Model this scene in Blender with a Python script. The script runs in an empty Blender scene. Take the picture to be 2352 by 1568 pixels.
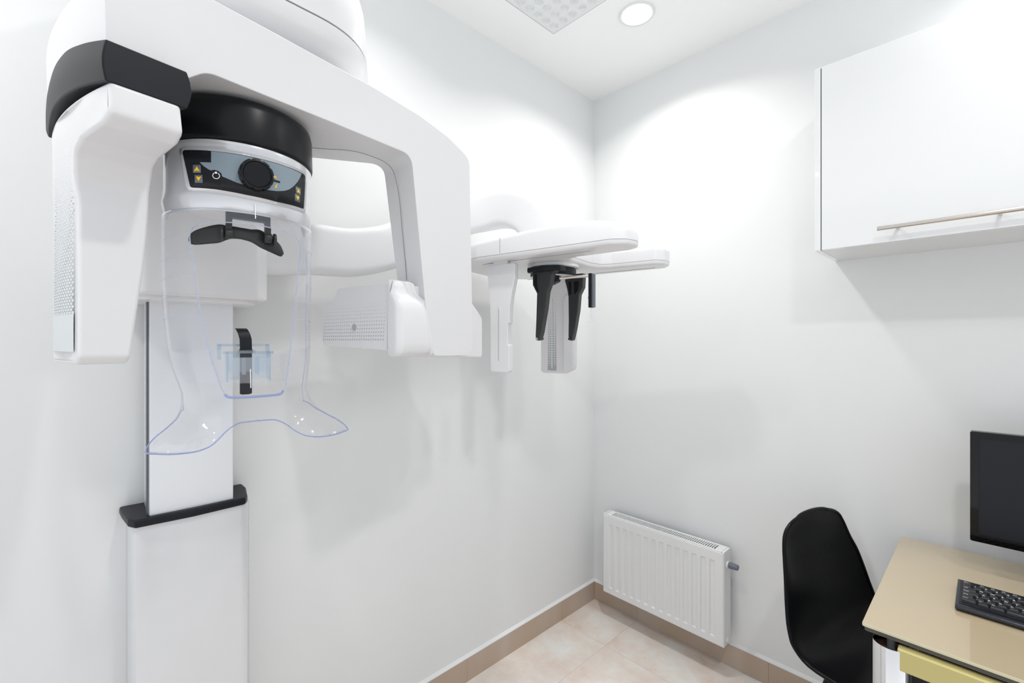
import bpy, bmesh, math, random
from mathutils import Vector, Matrix
from mathutils.geometry import tessellate_polygon
random.seed(4)
R = math.radians
S = bpy.context.scene
COL = S.collection

# ------------------------------------------------------------ camera, world, lamps, exposure
TH = R(46.4)                                   # heading of the lens, left of +Y
cam_d = bpy.data.cameras.new('camera')
cam_d.lens = 16; cam_d.sensor_width = 36; cam_d.clip_start = 0.01; cam_d.clip_end = 50
cam = bpy.data.objects.new('camera', cam_d); COL.objects.link(cam)
cam.location = (1.4863, -2.0324, 1.3939)
cam.rotation_euler = (R(90), 0, TH)
S.camera = cam
S.view_settings.view_transform = 'Standard'
S.view_settings.look = 'None'
S.view_settings.gamma = 1
S.view_settings.use_curve_mapping = False
S.view_settings.exposure = -0.09
try:
    S.cycles.use_denoising = True
    S.cycles.transparent_max_bounces = 40
except Exception:
    pass
W = bpy.data.worlds.new('world'); S.world = W; W.use_nodes = True
# added fill where two walls are left out; brighter below to lift the ceiling
_N = W.node_tree.nodes; _L = W.node_tree.links
_tc = _N.new('ShaderNodeTexCoord'); _sp = _N.new('ShaderNodeSeparateXYZ'); _rp = _N.new('ShaderNodeValToRGB')
_ma = _N.new('ShaderNodeMath'); _ma.operation = 'MULTIPLY_ADD'; _ma.inputs[1].default_value = .5; _ma.inputs[2].default_value = .5
_L.new(_tc.outputs['Generated'], _sp.inputs[0]); _L.new(_sp.outputs['Z'], _ma.inputs[0]); _L.new(_ma.outputs[0], _rp.inputs['Fac'])
_e = _rp.color_ramp.elements
_e[0].position = .30; _e[0].color = (.96, .985, 1.0, 1)
_e[1].position = .66; _e[1].color = (.42, .445, .48, 1)
_q = _e.new(.48); _q.color = (.53, .557, .595, 1)
_L.new(_rp.outputs['Color'], _N['Background'].inputs[0])
_N['Background'].inputs[1].default_value = 1.62
ROOM_H = 2.7
LAMPS = [(0.515, -0.42, 5.8), (1.72, -0.42, 5.2), (0.515, -1.42, 4.5), (1.72, -1.55, 8.5), (0.515, -2.70, 7)]  # the last lamp is unseen, added to brighten the left wall
for i, (lx, ly, pw) in enumerate(LAMPS):
    L = bpy.data.lights.new('downlight_beam', 'AREA'); L.shape = 'DISK'; L.size = 0.105; L.spread = R(140)
    L.energy = pw; L.color = (1.0, 0.985, 0.955)
    lo = bpy.data.objects.new('downlight_beam', L); COL.objects.link(lo)
    lo.location = (lx, ly, ROOM_H - 0.008)

# ------------------------------------------------------------ materials
def mat(name, col, rough=0.5, metal=0.0, coat=0.0, crough=0.05, emit=None, es=1.0, spec=0.5):
    m = bpy.data.materials.new(name); m.use_nodes = True
    b = m.node_tree.nodes['Principled BSDF']
    b.inputs['Base Color'].default_value = (*col, 1)
    b.inputs['Roughness'].default_value = rough
    b.inputs['Metallic'].default_value = metal
    b.inputs['Coat Weight'].default_value = coat
    b.inputs['Coat Roughness'].default_value = crough
    b.inputs['Specular IOR Level'].default_value = spec
    if emit:
        b.inputs['Emission Color'].default_value = (*emit, 1)
        b.inputs['Emission Strength'].default_value = es
    return m

def add_noise_colour(m, c1, c2, scale, detail=4, rough_var=None, coords='Object', bump=0.0, bscale=300):
    nt = m.node_tree; N = nt.nodes; Lk = nt.links; b = N['Principled BSDF']
    tc = N.new('ShaderNodeTexCoord'); n = N.new('ShaderNodeTexNoise')
    n.inputs['Scale'].default_value = scale; n.inputs['Detail'].default_value = detail
    Lk.new(tc.outputs[coords], n.inputs['Vector'])
    r = N.new('ShaderNodeValToRGB')
    r.color_ramp.elements[0].position = 0.3; r.color_ramp.elements[0].color = (*c1, 1)
    r.color_ramp.elements[1].position = 0.7; r.color_ramp.elements[1].color = (*c2, 1)
    Lk.new(n.outputs['Fac'], r.inputs['Fac']); Lk.new(r.outputs['Color'], b.inputs['Base Color'])
    if bump:
        n2 = N.new('ShaderNodeTexNoise'); n2.inputs['Scale'].default_value = bscale; n2.inputs['Detail'].default_value = 3
        Lk.new(tc.outputs[coords], n2.inputs['Vector'])
        bp = N.new('ShaderNodeBump'); bp.inputs['Strength'].default_value = bump; bp.inputs['Distance'].default_value = 0.001
        Lk.new(n2.outputs['Fac'], bp.inputs['Height']); Lk.new(bp.outputs['Normal'], b.inputs['Normal'])
    return m

def clear_mat(name, tint, ior=1.45, rough=0.02, body=None, bodyfac=0.0):
    """thin clear plastic sheet: straight-through transmission plus Fresnel reflection"""
    m = bpy.data.materials.new(name); m.use_nodes = True
    nt = m.node_tree; N = nt.nodes; Lk = nt.links
    N.remove(N['Principled BSDF']); out = N['Material Output']
    tr = N.new('ShaderNodeBsdfTransparent'); tr.inputs[0].default_value = (*tint, 1)
    gl = N.new('ShaderNodeBsdfGlossy'); gl.inputs['Roughness'].default_value = rough
    gl.inputs[0].default_value = (1, 1, 1, 1)
    # Schlick Fresnel from the facing angle, the same on both sides of the sheet
    lw = N.new('ShaderNodeLayerWeight'); lw.inputs['Blend'].default_value = 0.5
    pw = N.new('ShaderNodeMath'); pw.operation = 'POWER'; pw.inputs[1].default_value = 5.0
    Lk.new(lw.outputs['Facing'], pw.inputs[0])
    f0 = ((ior-1)/(ior+1))**2
    fr = N.new('ShaderNodeMath'); fr.operation = 'MULTIPLY_ADD'; fr.inputs[1].default_value = 1-f0; fr.inputs[2].default_value = f0
    Lk.new(pw.outputs[0], fr.inputs[0])
    base = tr.outputs[0]
    if body:
        df = N.new('ShaderNodeBsdfDiffuse'); df.inputs[0].default_value = (*body, 1)
        mb = N.new('ShaderNodeMixShader'); mb.inputs[0].default_value = bodyfac
        Lk.new(tr.outputs[0], mb.inputs[1]); Lk.new(df.outputs[0], mb.inputs[2]); base = mb.outputs[0]
    mx = N.new('ShaderNodeMixShader')
    Lk.new(fr.outputs[0], mx.inputs[0]); Lk.new(base, mx.inputs[1]); Lk.new(gl.outputs[0], mx.inputs[2])
    Lk.new(mx.outputs[0], out.inputs['Surface'])
    return m

M = {}
M['wall'] = add_noise_colour(mat('white_wall_paint', (.81,.82,.825), .6, spec=.3), (.80,.812,.816), (.815,.825,.828), 1.5, bump=.05, bscale=220)
M['ceil'] = add_noise_colour(mat('white_ceiling_paint', (.85,.85,.85), .8, spec=.2), (.915,.925,.925), (.93,.938,.938), 1.2)
M['plastic'] = mat('glossy_white_plastic', (.775,.775,.79), .38, coat=.25, crough=.09)
M['armplastic'] = mat('satin_white_arm_shell', (.745,.745,.76), .46, coat=.06, crough=.3)
M['plastic2'] = mat('satin_white_plastic', (.78,.785,.80), .38)
M['column'] = mat('satin_white_metal', (.76,.775,.80), .22, metal=.15, coat=.3)
M['edge_dark'] = mat('dark_grey_rail', (.10,.11,.12), .4)
M['black'] = mat('black_satin_plastic', (.008,.009,.011), .32, spec=0.22)
M['black2'] = mat('charcoal_soft_plastic', (.011,.013,.017), .42, spec=.2)
M['blackg'] = mat('black_moulded_plastic', (.028,.030,.031), .40, spec=.4)
M['seam'] = mat('seam_grey', (.22,.22,.23), .6)
M['dot'] = mat('printed_grey_dot', (.42,.45,.46), .6)
M['dotl'] = mat('printed_pale_dot', (.66,.70,.71), .5)
M['panelblk'] = mat('panel_black_foil', (.012,.013,.016), .35, spec=0.25)
M['panelblk2'] = mat('display_window_black', (.003,.003,.004), .1, spec=0.3)
M['panelblue'] = mat('panel_blue_grey_foil', (.22,.28,.33), .4)
M['key_btn'] = mat('membrane_button_grey', (.13,.16,.18), .4)
M['yellow'] = mat('arrow_yellow', (1.0,.56,.0), .5)
M['white_mark'] = mat('white_print', (.9,.9,.9), .5)
M['clear'] = clear_mat('clear_acrylic', (.985,.988,.995), 1.38)
M['frost'] = clear_mat('lightly_frosted_acrylic', (.93,.935,.95), 1.35, .15, (.80,.81,.86), .16)
M['rim'] = clear_mat('blue_edge_of_acrylic', (.74,.79,.93), 1.4, .08, (.45,.52,.80), .35)
M['rimc'] = clear_mat('pale_edge_of_acrylic', (.90,.915,.97), 1.6, .05, (.82,.85,.93), .25)
M['blueclear'] = clear_mat('pale_blue_clear_plastic', (.90,.94,.97), 1.5, .05, (.75,.84,.90), .08)
M['blueclear2'] = clear_mat('blue_clear_plastic_edge', (.80,.87,.92), 1.8, .05, (.55,.66,.76), .12)
M['silver'] = mat('silver_translucent_housing', (.66,.67,.70), .20, metal=.30, coat=.8, crough=.05)
M['greyb'] = mat('grey_bracket', (.12,.14,.16), .35)
M['steel'] = mat('brushed_steel', (.62,.58,.54), .25, metal=1)
M['chrome'] = mat('chrome', (.86,.84,.83), .06, metal=1)
M['brown'] = mat('brown_tube_inside', (.10,.035,.022), .4)
M['radiator'] = mat('white_enamel', (.80,.81,.81), .3)
M['radshade'] = mat('radiator_slot_shade', (.16,.19,.20), .6)
M['greyvalve'] = mat('blue_grey_valve', (.13,.15,.19), .4)
M['cabdoor'] = mat('white_lacquer', (.80,.815,.83), .12, coat=.7, crough=.03)
M['cabbody'] = mat('white_melamine', (.78,.79,.80), .3)
M['deskglass'] = mat('beige_back_painted_glass', (.47,.385,.255), .25, coat=1.0, crough=.01)
M['deskedge'] = mat('pale_glass_edge', (.62,.60,.42), .15, coat=.6)
M['deskunder'] = mat('dark_grey_underplate', (.09,.08,.07), .4)
M['apron'] = mat('mustard_painted_metal', (.55,.48,.20), .45)
M['chair'] = add_noise_colour(mat('black_chair_plastic', (.003,.003,.0035), .28, spec=.14), (.004,.004,.005), (.006,.006,.007), 40, bump=.03, bscale=900)
M['wood'] = add_noise_colour(mat('beech_wood', (.5,.33,.18), .5), (.42,.27,.14), (.55,.38,.22), 30)
M['screen'] = mat('matte_dark_screen', (.010,.011,.016), .30, spec=.3)
M['bezel'] = mat('glossy_black_bezel', (.003,.0025,.0025), .05, spec=.3)
M['kbd'] = mat('keyboard_black', (.012,.013,.016), .3, spec=0.3)
M['kbdedge'] = mat('keyboard_dark_grey_edge', (.018,.020,.027), .2)
M['keycap'] = mat('keycap_black', (.022,.024,.028), .38, spec=0.35)
M['vent'] = mat('white_metal_panel', (.80,.815,.825), .4)
M['cup'] = mat('white_cup_inside', (.86,.87,.875), .5)
M['lampglow'] = mat('lamp_glow', (1,1,1), .5, emit=(1,.99,.97), es=6)

def floor_material():
    m = mat('beige_stone_tile', (.6,.5,.42), .32, spec=.4)
    nt = m.node_tree; N = nt.nodes; Lk = nt.links; b = N['Principled BSDF']
    tc = N.new('ShaderNodeTexCoord'); sep = N.new('ShaderNodeSeparateXYZ')
    Lk.new(tc.outputs['Object'], sep.inputs[0])
    def tile(axis, off):
        a = N.new('ShaderNodeMath'); a.operation = 'SUBTRACT'; a.inputs[1].default_value = off - 12.0
        Lk.new(sep.outputs[axis], a.inputs[0])
        d = N.new('ShaderNodeMath'); d.operation = 'DIVIDE'; d.inputs[1].default_value = 0.6
        Lk.new(a.outputs[0], d.inputs[0])
        f = N.new('ShaderNodeMath'); f.operation = 'FRACT'; Lk.new(d.outputs[0], f.inputs[0])
        fl = N.new('ShaderNodeMath'); fl.operation = 'FLOOR'; Lk.new(d.outputs[0], fl.inputs[0])
        s = N.new('ShaderNodeMath'); s.operation = 'SUBTRACT'; s.inputs[1].default_value = 0.5; Lk.new(f.outputs[0], s.inputs[0])
        ab = N.new('ShaderNodeMath'); ab.operation = 'ABSOLUTE'; Lk.new(s.outputs[0], ab.inputs[0])
        g = N.new('ShaderNodeMath'); g.operation = 'GREATER_THAN'; g.inputs[1].default_value = 0.4979; Lk.new(ab.outputs[0], g.inputs[0])
        return g, fl
    gx, fx = tile(0, 0.2695); gy, fy = tile(1, -0.2835)
    mx = N.new('ShaderNodeMath'); mx.operation = 'MAXIMUM'; Lk.new(gx.outputs[0], mx.inputs[0]); Lk.new(gy.outputs[0], mx.inputs[1])
    cmb = N.new('ShaderNodeCombineXYZ'); Lk.new(fx.outputs[0], cmb.inputs[0]); Lk.new(fy.outputs[0], cmb.inputs[1])
    sc = N.new('ShaderNodeVectorMath'); sc.operation = 'SCALE'; sc.inputs['Scale'].default_value = 3.7; Lk.new(cmb.outputs[0], sc.inputs[0])
    ad = N.new('ShaderNodeVectorMath'); ad.operation = 'ADD'; Lk.new(sc.outputs[0], ad.inputs[0]); Lk.new(tc.outputs['Object'], ad.inputs[1])
    n = N.new('ShaderNodeTexNoise'); n.inputs['Scale'].default_value = 4.6; n.inputs['Detail'].default_value = 9; n.inputs['Roughness'].default_value = .66
    Lk.new(ad.outputs[0], n.inputs['Vector'])
    r = N.new('ShaderNodeValToRGB'); e = r.color_ramp.elements
    e[0].position = .30; e[0].color = (.62,.52,.37,1)
    e[1].position = .66; e[1].color = (.80,.80,.78,1)
    q = e.new(.42); q.color = (.735,.625,.565,1)
    q = e.new(.54); q.color = (.77,.72,.665,1)
    Lk.new(n.outputs['Fac'], r.inputs['Fac'])
    mixc = N.new('ShaderNodeMix'); mixc.data_type = 'RGBA'
    Lk.new(mx.outputs[0], mixc.inputs['Factor']); Lk.new(r.outputs['Color'], mixc.inputs[6]); mixc.inputs[7].default_value = (.60,.54,.47,1)
    Lk.new(mixc.outputs[2], b.inputs['Base Color'])
    return m
M['floor'] = floor_material()

def skirting_material():
    m = mat('taupe_stone_skirting', (.36,.28,.22), .38)
    nt = m.node_tree; N = nt.nodes; Lk = nt.links; b = N['Principled BSDF']
    tc = N.new('ShaderNodeTexCoord'); mp = N.new('ShaderNodeMapping'); mp.inputs['Scale'].default_value = (1, 1, .35)
    Lk.new(tc.outputs['Object'], mp.inputs[0])
    n = N.new('ShaderNodeTexNoise'); n.inputs['Scale'].default_value = 5; n.inputs['Detail'].default_value = 6
    Lk.new(mp.outputs[0], n.inputs['Vector'])
    r = N.new('ShaderNodeValToRGB'); e = r.color_ramp.elements
    e[0].position = .3; e[0].color = (.46,.37,.24,1); e[1].position = .7; e[1].color = (.52,.45,.38,1)
    q = e.new(.48); q.color = (.50,.385,.30,1)
    Lk.new(n.outputs['Fac'], r.inputs['Fac']); Lk.new(r.outputs['Color'], b.inputs['Base Color'])
    return m
M['skirt'] = skirting_material()

# ------------------------------------------------------------ mesh helpers
Z = Vector((0, 0, 1))
def link(name, me, mt, parent=None, bevel=0, seg=3, sharp=35, smooth=True, weld=False, rimmat=None):
    if smooth:
        me.shade_smooth()
        me.set_sharp_from_angle(angle=R(sharp))
    for x in (mt if isinstance(mt, (list, tuple)) else [mt]):
        me.materials.append(M[x] if isinstance(x, str) else x)
    o = bpy.data.objects.new(name, me); COL.objects.link(o)
    if parent: 
        o.parent = parent
        o.matrix_parent_inverse = Matrix.Identity(4)
        o.location = -parent_origin(parent)
    if bevel:
        b = o.modifiers.new('bevel', 'BEVEL'); b.width = bevel; b.segments = seg
        b.limit_method = 'ANGLE'; b.angle_limit = R(sharp); b.harden_normals = True
    return o

ORIG = {}
def parent_origin(p):
    """sum of origins up the chain (meshes are authored in world coordinates)"""
    return ORIG.get(p.name, Vector((0, 0, 0)))

def finish(bm, name, mt, parent=None, **kw):
    bmesh.ops.recalc_face_normals(bm, faces=bm.faces[:])
    me = bpy.data.meshes.new(name); bm.to_mesh(me); bm.free()
    return link(name, me, mt, parent, **kw)

def thing(name, label, cat, loc, group=None):
    o = bpy.data.objects.new(name, None); COL.objects.link(o)
    o.location = loc; o.empty_display_size = .05
    o['label'] = label; o['category'] = cat
    if group: o['group'] = group
    ORIG[o.name] = Vector(loc)
    return o

def structure(o): o['kind'] = 'structure'; return o

class Fr:
    """local frame: 2D profile axes e1,e2 and extrusion axis e3"""
    def __init__(s, o, e1, e2, e3): s.o, s.a, s.b, s.c = Vector(o), Vector(e1), Vector(e2), Vector(e3)
    def p(s, x, y, w): return s.o + s.a*x + s.b*y + s.c*w
XY = Fr((0,0,0), (1,0,0), (0,1,0), (0,0,1))
XZ = Fr((0,0,0), (1,0,0), (0,0,1), (0,1,0))
YZ = Fr((0,0,0), (0,1,0), (0,0,1), (1,0,0))

def dedupe(pl, eps=1e-4):
    out = []
    for p in pl:
        if not out or math.hypot(p[0]-out[-1][0], p[1]-out[-1][1]) > eps: out.append(p)
    while len(out) > 3 and math.hypot(out[0][0]-out[-1][0], out[0][1]-out[-1][1]) <= eps: out.pop()
    return out

def rpoly(pts, rad, n=6):
    """round the corners of a 2D polygon; rad scalar or list"""
    out = []; k = len(pts)
    for i in range(k):
        r = rad[i] if isinstance(rad, (list, tuple)) else rad
        p = Vector(pts[i]).to_2d(); a = Vector(pts[i-1]).to_2d(); c = Vector(pts[(i+1) % k]).to_2d()
        if r <= 0: out.append(tuple(p)); continue
        d1 = (a-p); d2 = (c-p); l1, l2 = d1.length, d2.length
        d1.normalize(); d2.normalize()
        ang = d1.angle(d2)
        t = min(r/math.tan(ang/2) if ang > .01 else 0, l1*.49, l2*.49)
        s, e = p+d1*t, p+d2*t
        for j in range(n+1):
            f = j/n
            out.append(tuple(s*(1-f)**2 + p*2*f*(1-f) + e*f*f))
    return dedupe(out)

def prism_bm(bm, poly, fr, w0, w1, mi=0, slices=1, fn=None):
    rings = []
    for k in range(slices+1):
        f = k/slices; w = w0+(w1-w0)*f
        ring = []
        for (x, y) in poly:
            q = fn(x, y, w, f) if fn else (x, y, w)
            ring.append(bm.verts.new(fr.p(*q)))
        rings.append(ring)
    n = len(poly)
    fs = []
    for a, b in zip(rings, rings[1:]):
        for i in range(n):
            fs.append(bm.faces.new((a[i], a[(i+1) % n], b[(i+1) % n], b[i])))
    fs.append(bm.faces.new(rings[0][::-1])); fs.append(bm.faces.new(rings[-1]))
    for f in fs: f.material_index = mi
    return rings

def prism(name, poly, fr, w0, w1, mt, parent=None, slices=1, fn=None, **kw):
    bm = bmesh.new(); prism_bm(bm, poly, fr, w0, w1, 0, slices, fn)
    return finish(bm, name, mt, parent, **kw)

def box_bm(bm, x0, x1, y0, y1, z0, z1, mi=0, fr=XY):
    prism_bm(bm, [(x0,y0),(x1,y0),(x1,y1),(x0,y1)], fr, z0, z1, mi)

def box(name, x0, x1, y0, y1, z0, z1, mt, parent=None, fr=XY, **kw):
    bm = bmesh.new(); box_bm(bm, x0, x1, y0, y1, z0, z1, 0, fr)
    return finish(bm, name, mt, parent, **kw)

def loft_bm(bm, rings, cap=True, closed=True, mi=0):
    vs = [[bm.verts.new(Vector(p)) for p in r] for r in rings]
    n = len(vs[0])
    for a, b in zip(vs, vs[1:]):
        for i in range(n if closed else n-1):
            f = bm.faces.new((a[i], a[(i+1) % n], b[(i+1) % n], b[i])); f.material_index = mi
    if cap and closed:
        bm.faces.new(vs[0][::-1]).material_index = mi; bm.faces.new(vs[-1]).material_index = mi
    return vs

def loft(name, rings, mt, parent=None, cap=True, closed=True, **kw):
    bm = bmesh.new(); loft_bm(bm, rings, cap, closed)
    return finish(bm, name, mt, parent, **kw)

def tube_bm(bm, path, r, n=10, closed=False, mi=0):
    P = [Vector(p) for p in path]; k = len(P); rings = []; nrm = None
    for i in range(k):
        if closed: t = P[(i+1) % k]-P[i-1]
        else: t = P[min(i+1, k-1)]-P[max(i-1, 0)]
        t.normalize()
        if nrm is None:
            nrm = t.orthogonal().normalized()
        nrm = (nrm - t*nrm.dot(t)).normalized()
        b = t.cross(nrm)
        rr = r[i] if isinstance(r, (list, tuple)) else r
        rings.append([P[i]+(nrm*math.cos(2*math.pi*j/n)+b*math.sin(2*math.pi*j/n))*rr for j in range(n)])
    if closed: rings.append(rings[0])
    vs = [[bm.verts.new(p) for p in rg] for rg in (rings[:-1] if closed else rings)]
    if closed: vs.append(vs[0])
    for a, b in zip(vs, vs[1:]):
        off = 0
        if closed and b is vs[0]:
            best = min(range(n), key=lambda s: sum((a[j].co-b[(j+s) % n].co).length for j in range(n))); off = best
        for j in range(n):
            f = bm.faces.new((a[j], a[(j+1) % n], b[(j+1+off) % n], b[(j+off) % n])); f.material_index = mi
    if not closed:
        bm.faces.new(vs[0][::-1]).material_index = mi; bm.faces.new(vs[-1]).material_index = mi

def tube(name, path, r, mt, parent=None, n=10, closed=False, **kw):
    bm = bmesh.new(); tube_bm(bm, path, r, n, closed)
    return finish(bm, name, mt, parent, **kw)

def cyl_bm(bm, c, axis, prof, n=32, mi=0):
    """lathe: prof = [(radius, along axis)...], solid with capped ends"""
    c = Vector(c); ax = Vector(axis).normalized(); a = ax.orthogonal().normalized(); b = ax.cross(a)
    rings = [[c+ax*h+(a*math.cos(2*math.pi*j/n)+b*math.sin(2*math.pi*j/n))*r for j in range(n)] for r, h in prof]
    loft_bm(bm, rings, mi=mi)

def lathe(name, c, axis, prof, mt, parent=None, n=32, **kw):
    bm = bmesh.new(); cyl_bm(bm, c, axis, prof, n)
    return finish(bm, name, mt, parent, **kw)

def smoothpath(pts, n=6):
    """Catmull-Rom through points"""
    P = [Vector(p) for p in pts]; P = [2*P[0]-P[1]]+P+[2*P[-1]-P[-2]]; out = []
    for i in range(1, len(P)-2):
        for j in range(n):
            t = j/n; a, b, c, d = P[i-1], P[i], P[i+1], P[i+2]
            out.append(.5*((2*b)+(-a+c)*t+(2*a-5*b+4*c-d)*t*t+(-a+3*b-3*c+d)*t**3))
    out.append(P[-2]); return out

def lerpk(keys, x):
    n = len(keys)
    if x <= keys[0][0]: return keys[0][1]
    if x >= keys[-1][0]: return keys[-1][1]
    sl = [(keys[i+1][1]-keys[i][1])/(keys[i+1][0]-keys[i][0]) for i in range(n-1)]
    def m(i):      # monotone cubic tangents
        if i == 0: return sl[0]
        if i == n-1: return sl[-1]
        a, b = sl[i-1], sl[i]
        return 0 if a*b <= 0 else 2*a*b/(a+b)
    for i in range(n-1):
        if x <= keys[i+1][0]:
            h = keys[i+1][0]-keys[i][0]; t = (x-keys[i][0])/h
            return ((2*t**3-3*t*t+1)*keys[i][1]+(t**3-2*t*t+t)*h*m(i)+(-2*t**3+3*t*t)*keys[i+1][1]+(t**3-t*t)*h*m(i+1))

def surf_patch(bm, outline, holes, step1, step2, fn, mi=0):
    """fill a 2D outline (with holes), cut it into a grid, map every point through fn(a,b)->Vector"""
    t = bmesh.new(); es = []
    for loop in [outline]+list(holes):
        vs = [t.verts.new((a, b, 0)) for a, b in loop]
        for i in range(len(vs)): es.append(t.edges.new((vs[i], vs[(i+1) % len(vs)])))
    bmesh.ops.triangle_fill(t, use_beauty=True, use_dissolve=False, edges=es)
    a0 = min(v.co.x for v in t.verts); a1 = max(v.co.x for v in t.verts)
    b0 = min(v.co.y for v in t.verts); b1 = max(v.co.y for v in t.verts)
    def cuts(lo, hi, step):
        if callable(step): return step(lo, hi)
        k = max(1, int(math.ceil((hi-lo)/step))); return [lo+(hi-lo)*i/k for i in range(1, k)]
    for c in cuts(a0, a1, step1):
        bmesh.ops.bisect_plane(t, geom=t.verts[:]+t.edges[:]+t.faces[:], dist=1e-6, plane_co=(c,0,0), plane_no=(1,0,0))
    for c in cuts(b0, b1, step2):
        bmesh.ops.bisect_plane(t, geom=t.verts[:]+t.edges[:]+t.faces[:], dist=1e-6, plane_co=(0,c,0), plane_no=(0,1,0))
    mp = {v: bm.verts.new(fn(v.co.x, v.co.y)) for v in t.verts}
    for f in t.faces:
        if f.calc_area() > 1e-9:
            try: bm.faces.new([mp[v] for v in f.verts]).material_index = mi
            except ValueError: pass
    t.free()

def ngon(cx, cy, rx, ry=None, n=20, rot=0):
    ry = rx if ry is None else ry
    return [(cx+rx*math.cos(2*math.pi*i/n+rot), cy+ry*math.sin(2*math.pi*i/n+rot)) for i in range(n)]

# ============================================================ ROOM
XE, YE = 3.4, -3.8
T = .12
structure(box('floor', -T, XE, YE, T, -.1, 0, 'floor', smooth=False))
structure(box('wall_left', -T, 0, YE, T, 0, ROOM_H, 'wall', smooth=False))
structure(box('wall_right', 0, XE, 0, T, 0, ROOM_H, 'wall', smooth=False))
bm = bmesh.new()     # ceiling with openings for the diffuser panel and the downlights
def ceil_fn(a, b): return Vector((a, b, ROOM_H))
PX0, PY1, PS = 0.2094, -0.5722, 0.600
holes = [[(PX0, PY1-PS), (PX0+PS, PY1-PS), (PX0+PS, PY1), (PX0, PY1)]] + [ngon(lx, ly, .058, n=32) for lx, ly, _ in LAMPS]
surf_patch(bm, [(-T, YE), (XE, YE), (XE, T), (-T, T)], holes, 1.3, 1.3, ceil_fn)
box_bm(bm, -T, XE, YE, T, ROOM_H+.09, ROOM_H+.12)
structure(finish(bm, 'ceiling', 'ceil', smooth=False))

def skirt(name, axis, joints, a0, a1):
    """tiled skirting 9.6 cm high with hairline joints"""
    bm = bmesh.new(); cuts = [a0]+joints+[a1]
    for s, e in zip(cuts, cuts[1:]):
        g = .0004
        if axis == 'y': box_bm(bm, 0, .009, s+g, e-g, 0, .095)
        else: box_bm(bm, s+g, e-g, -.009, 0, 0, .095)
    return structure(finish(bm, name, 'skirt', smooth=False))
skirt('baseboard_left', 'y', [-3.28, -2.68, -2.08, -1.48, -.88, -.281], YE, -.0)
skirt('baseboard_right', 'x', [.2675, .8675, 1.4675, 2.0675, 2.6675, 3.2675], .0095, XE)
for nm, a in (('trim_1', 'y'), ('trim_2', 'x')):     # bead of white sealant along the skirting
    bm = bmesh.new()
    if a == 'y': prism_bm(bm, [(0,.095),(.009,.0945),(.008,.0985),(.0,.108)], XZ, YE, 0)
    else: prism_bm(bm, [(0,.095),(-.009,.0945),(-.008,.0985),(.0,.108)], YZ, 0.009, XE)
    structure(finish(bm, nm, 'wall', smooth=False))

# ============================================================ CEILING PANEL AND DOWNLIGHTS
def diffuser_panel():
    t = thing('ceiling_diffuser', 'square white ceiling panel covered in round cups, beside the downlight', 'ceiling panel', (PX0+PS/2, PY1-PS/2, ROOM_H))
    bm = bmesh.new(); n = 12; m = .010; c = (PS-2*m)/n; zz = ROOM_H-.001; K = 16
    x0, y0 = PX0+m, PY1-PS+m
    box_bm(bm, PX0+.002, PX0+PS-.002, PY1-PS+.002, PY1-.002, ROOM_H+.024, ROOM_H+.030)
    def quadring(cx, cy):
        h = c/2; out = []
        for k in range(K):
            a = 2*math.pi*(k+.5)/K; dx, dy = math.cos(a), math.sin(a); s = h/max(abs(dx), abs(dy))
            out.append((cx+dx*s, cy+dy*s))
        return out
    for i in range(n):
        for j in range(n):
            cx, cy = x0+c*(i+.5), y0+c*(j+.5); r0 = .0165
            prev = [bm.verts.new((a, b, zz)) for a, b in ngon(cx, cy, r0, n=K, rot=math.pi/K)]
            # flat web around the cup
            cor = [bm.verts.new((cx+sx*c/2, cy+sy*c/2, zz)) for sx, sy in ((1,1),(-1,1),(-1,-1),(1,-1))]
            q = K//4
            for s in range(4):
                arc = [prev[(s*q+k) % K] for k in range(q//2+0, q//2+0)]
            for s in range(4):
                # each corner gets the arc of its quadrant
                arc = [prev[(s*q+k) % K] for k in range(q)]
                for u, v in zip(arc, arc[1:]): bm.faces.new((u, v, cor[s]))
                bm.faces.new((arc[-1], prev[((s+1)*q) % K], cor[(s+1) % 4], cor[s]))
            for rr, dz, mi in ((.0162, -.003, 0), (.0150, -.0035, 0), (.0142, .002, 1), (.0115, .006, 1), (.006, .008, 1)):
                nx = [bm.verts.new((a, b, zz+dz)) for a, b in ngon(cx, cy, rr, n=K, rot=math.pi/K)]
                for k in range(K): bm.faces.new((prev[k], prev[(k+1) % K], nx[(k+1) % K], nx[k])).material_index = mi
                prev = nx
            bm.faces.new(prev).material_index = 1
    finish(bm, 'cup_plate', ['vent', 'cup'], t)
    bm = bmesh.new()
    for a in ((PX0+.001, PX0+.010, PY1-PS+.001, PY1-.001), (PX0+PS-.010, PX0+PS-.001, PY1-PS+.001, PY1-.001),
              (PX0+.010, PX0+PS-.010, PY1-.010, PY1-.001), (PX0+.010, PX0+PS-.010, PY1-PS+.001, PY1-PS+.010)):
        box_bm(bm, a[0], a[1], a[2], a[3], ROOM_H-.0015, ROOM_H+.01)
    finish(bm, 'frame', 'vent', t)
    bm = bmesh.new(); e = .0016
    for a in ((PX0-e, PX0, PY1-PS, PY1), (PX0+PS, PX0+PS+e, PY1-PS, PY1), (PX0, PX0+PS, PY1, PY1+e), (PX0, PX0+PS, PY1-PS-e, PY1-PS)):
        box_bm(bm, a[0], a[1], a[2], a[3], ROOM_H-.0006, ROOM_H+.001)
    finish(bm, 'shadow_gap', 'seam', t)
diffuser_panel()

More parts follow.
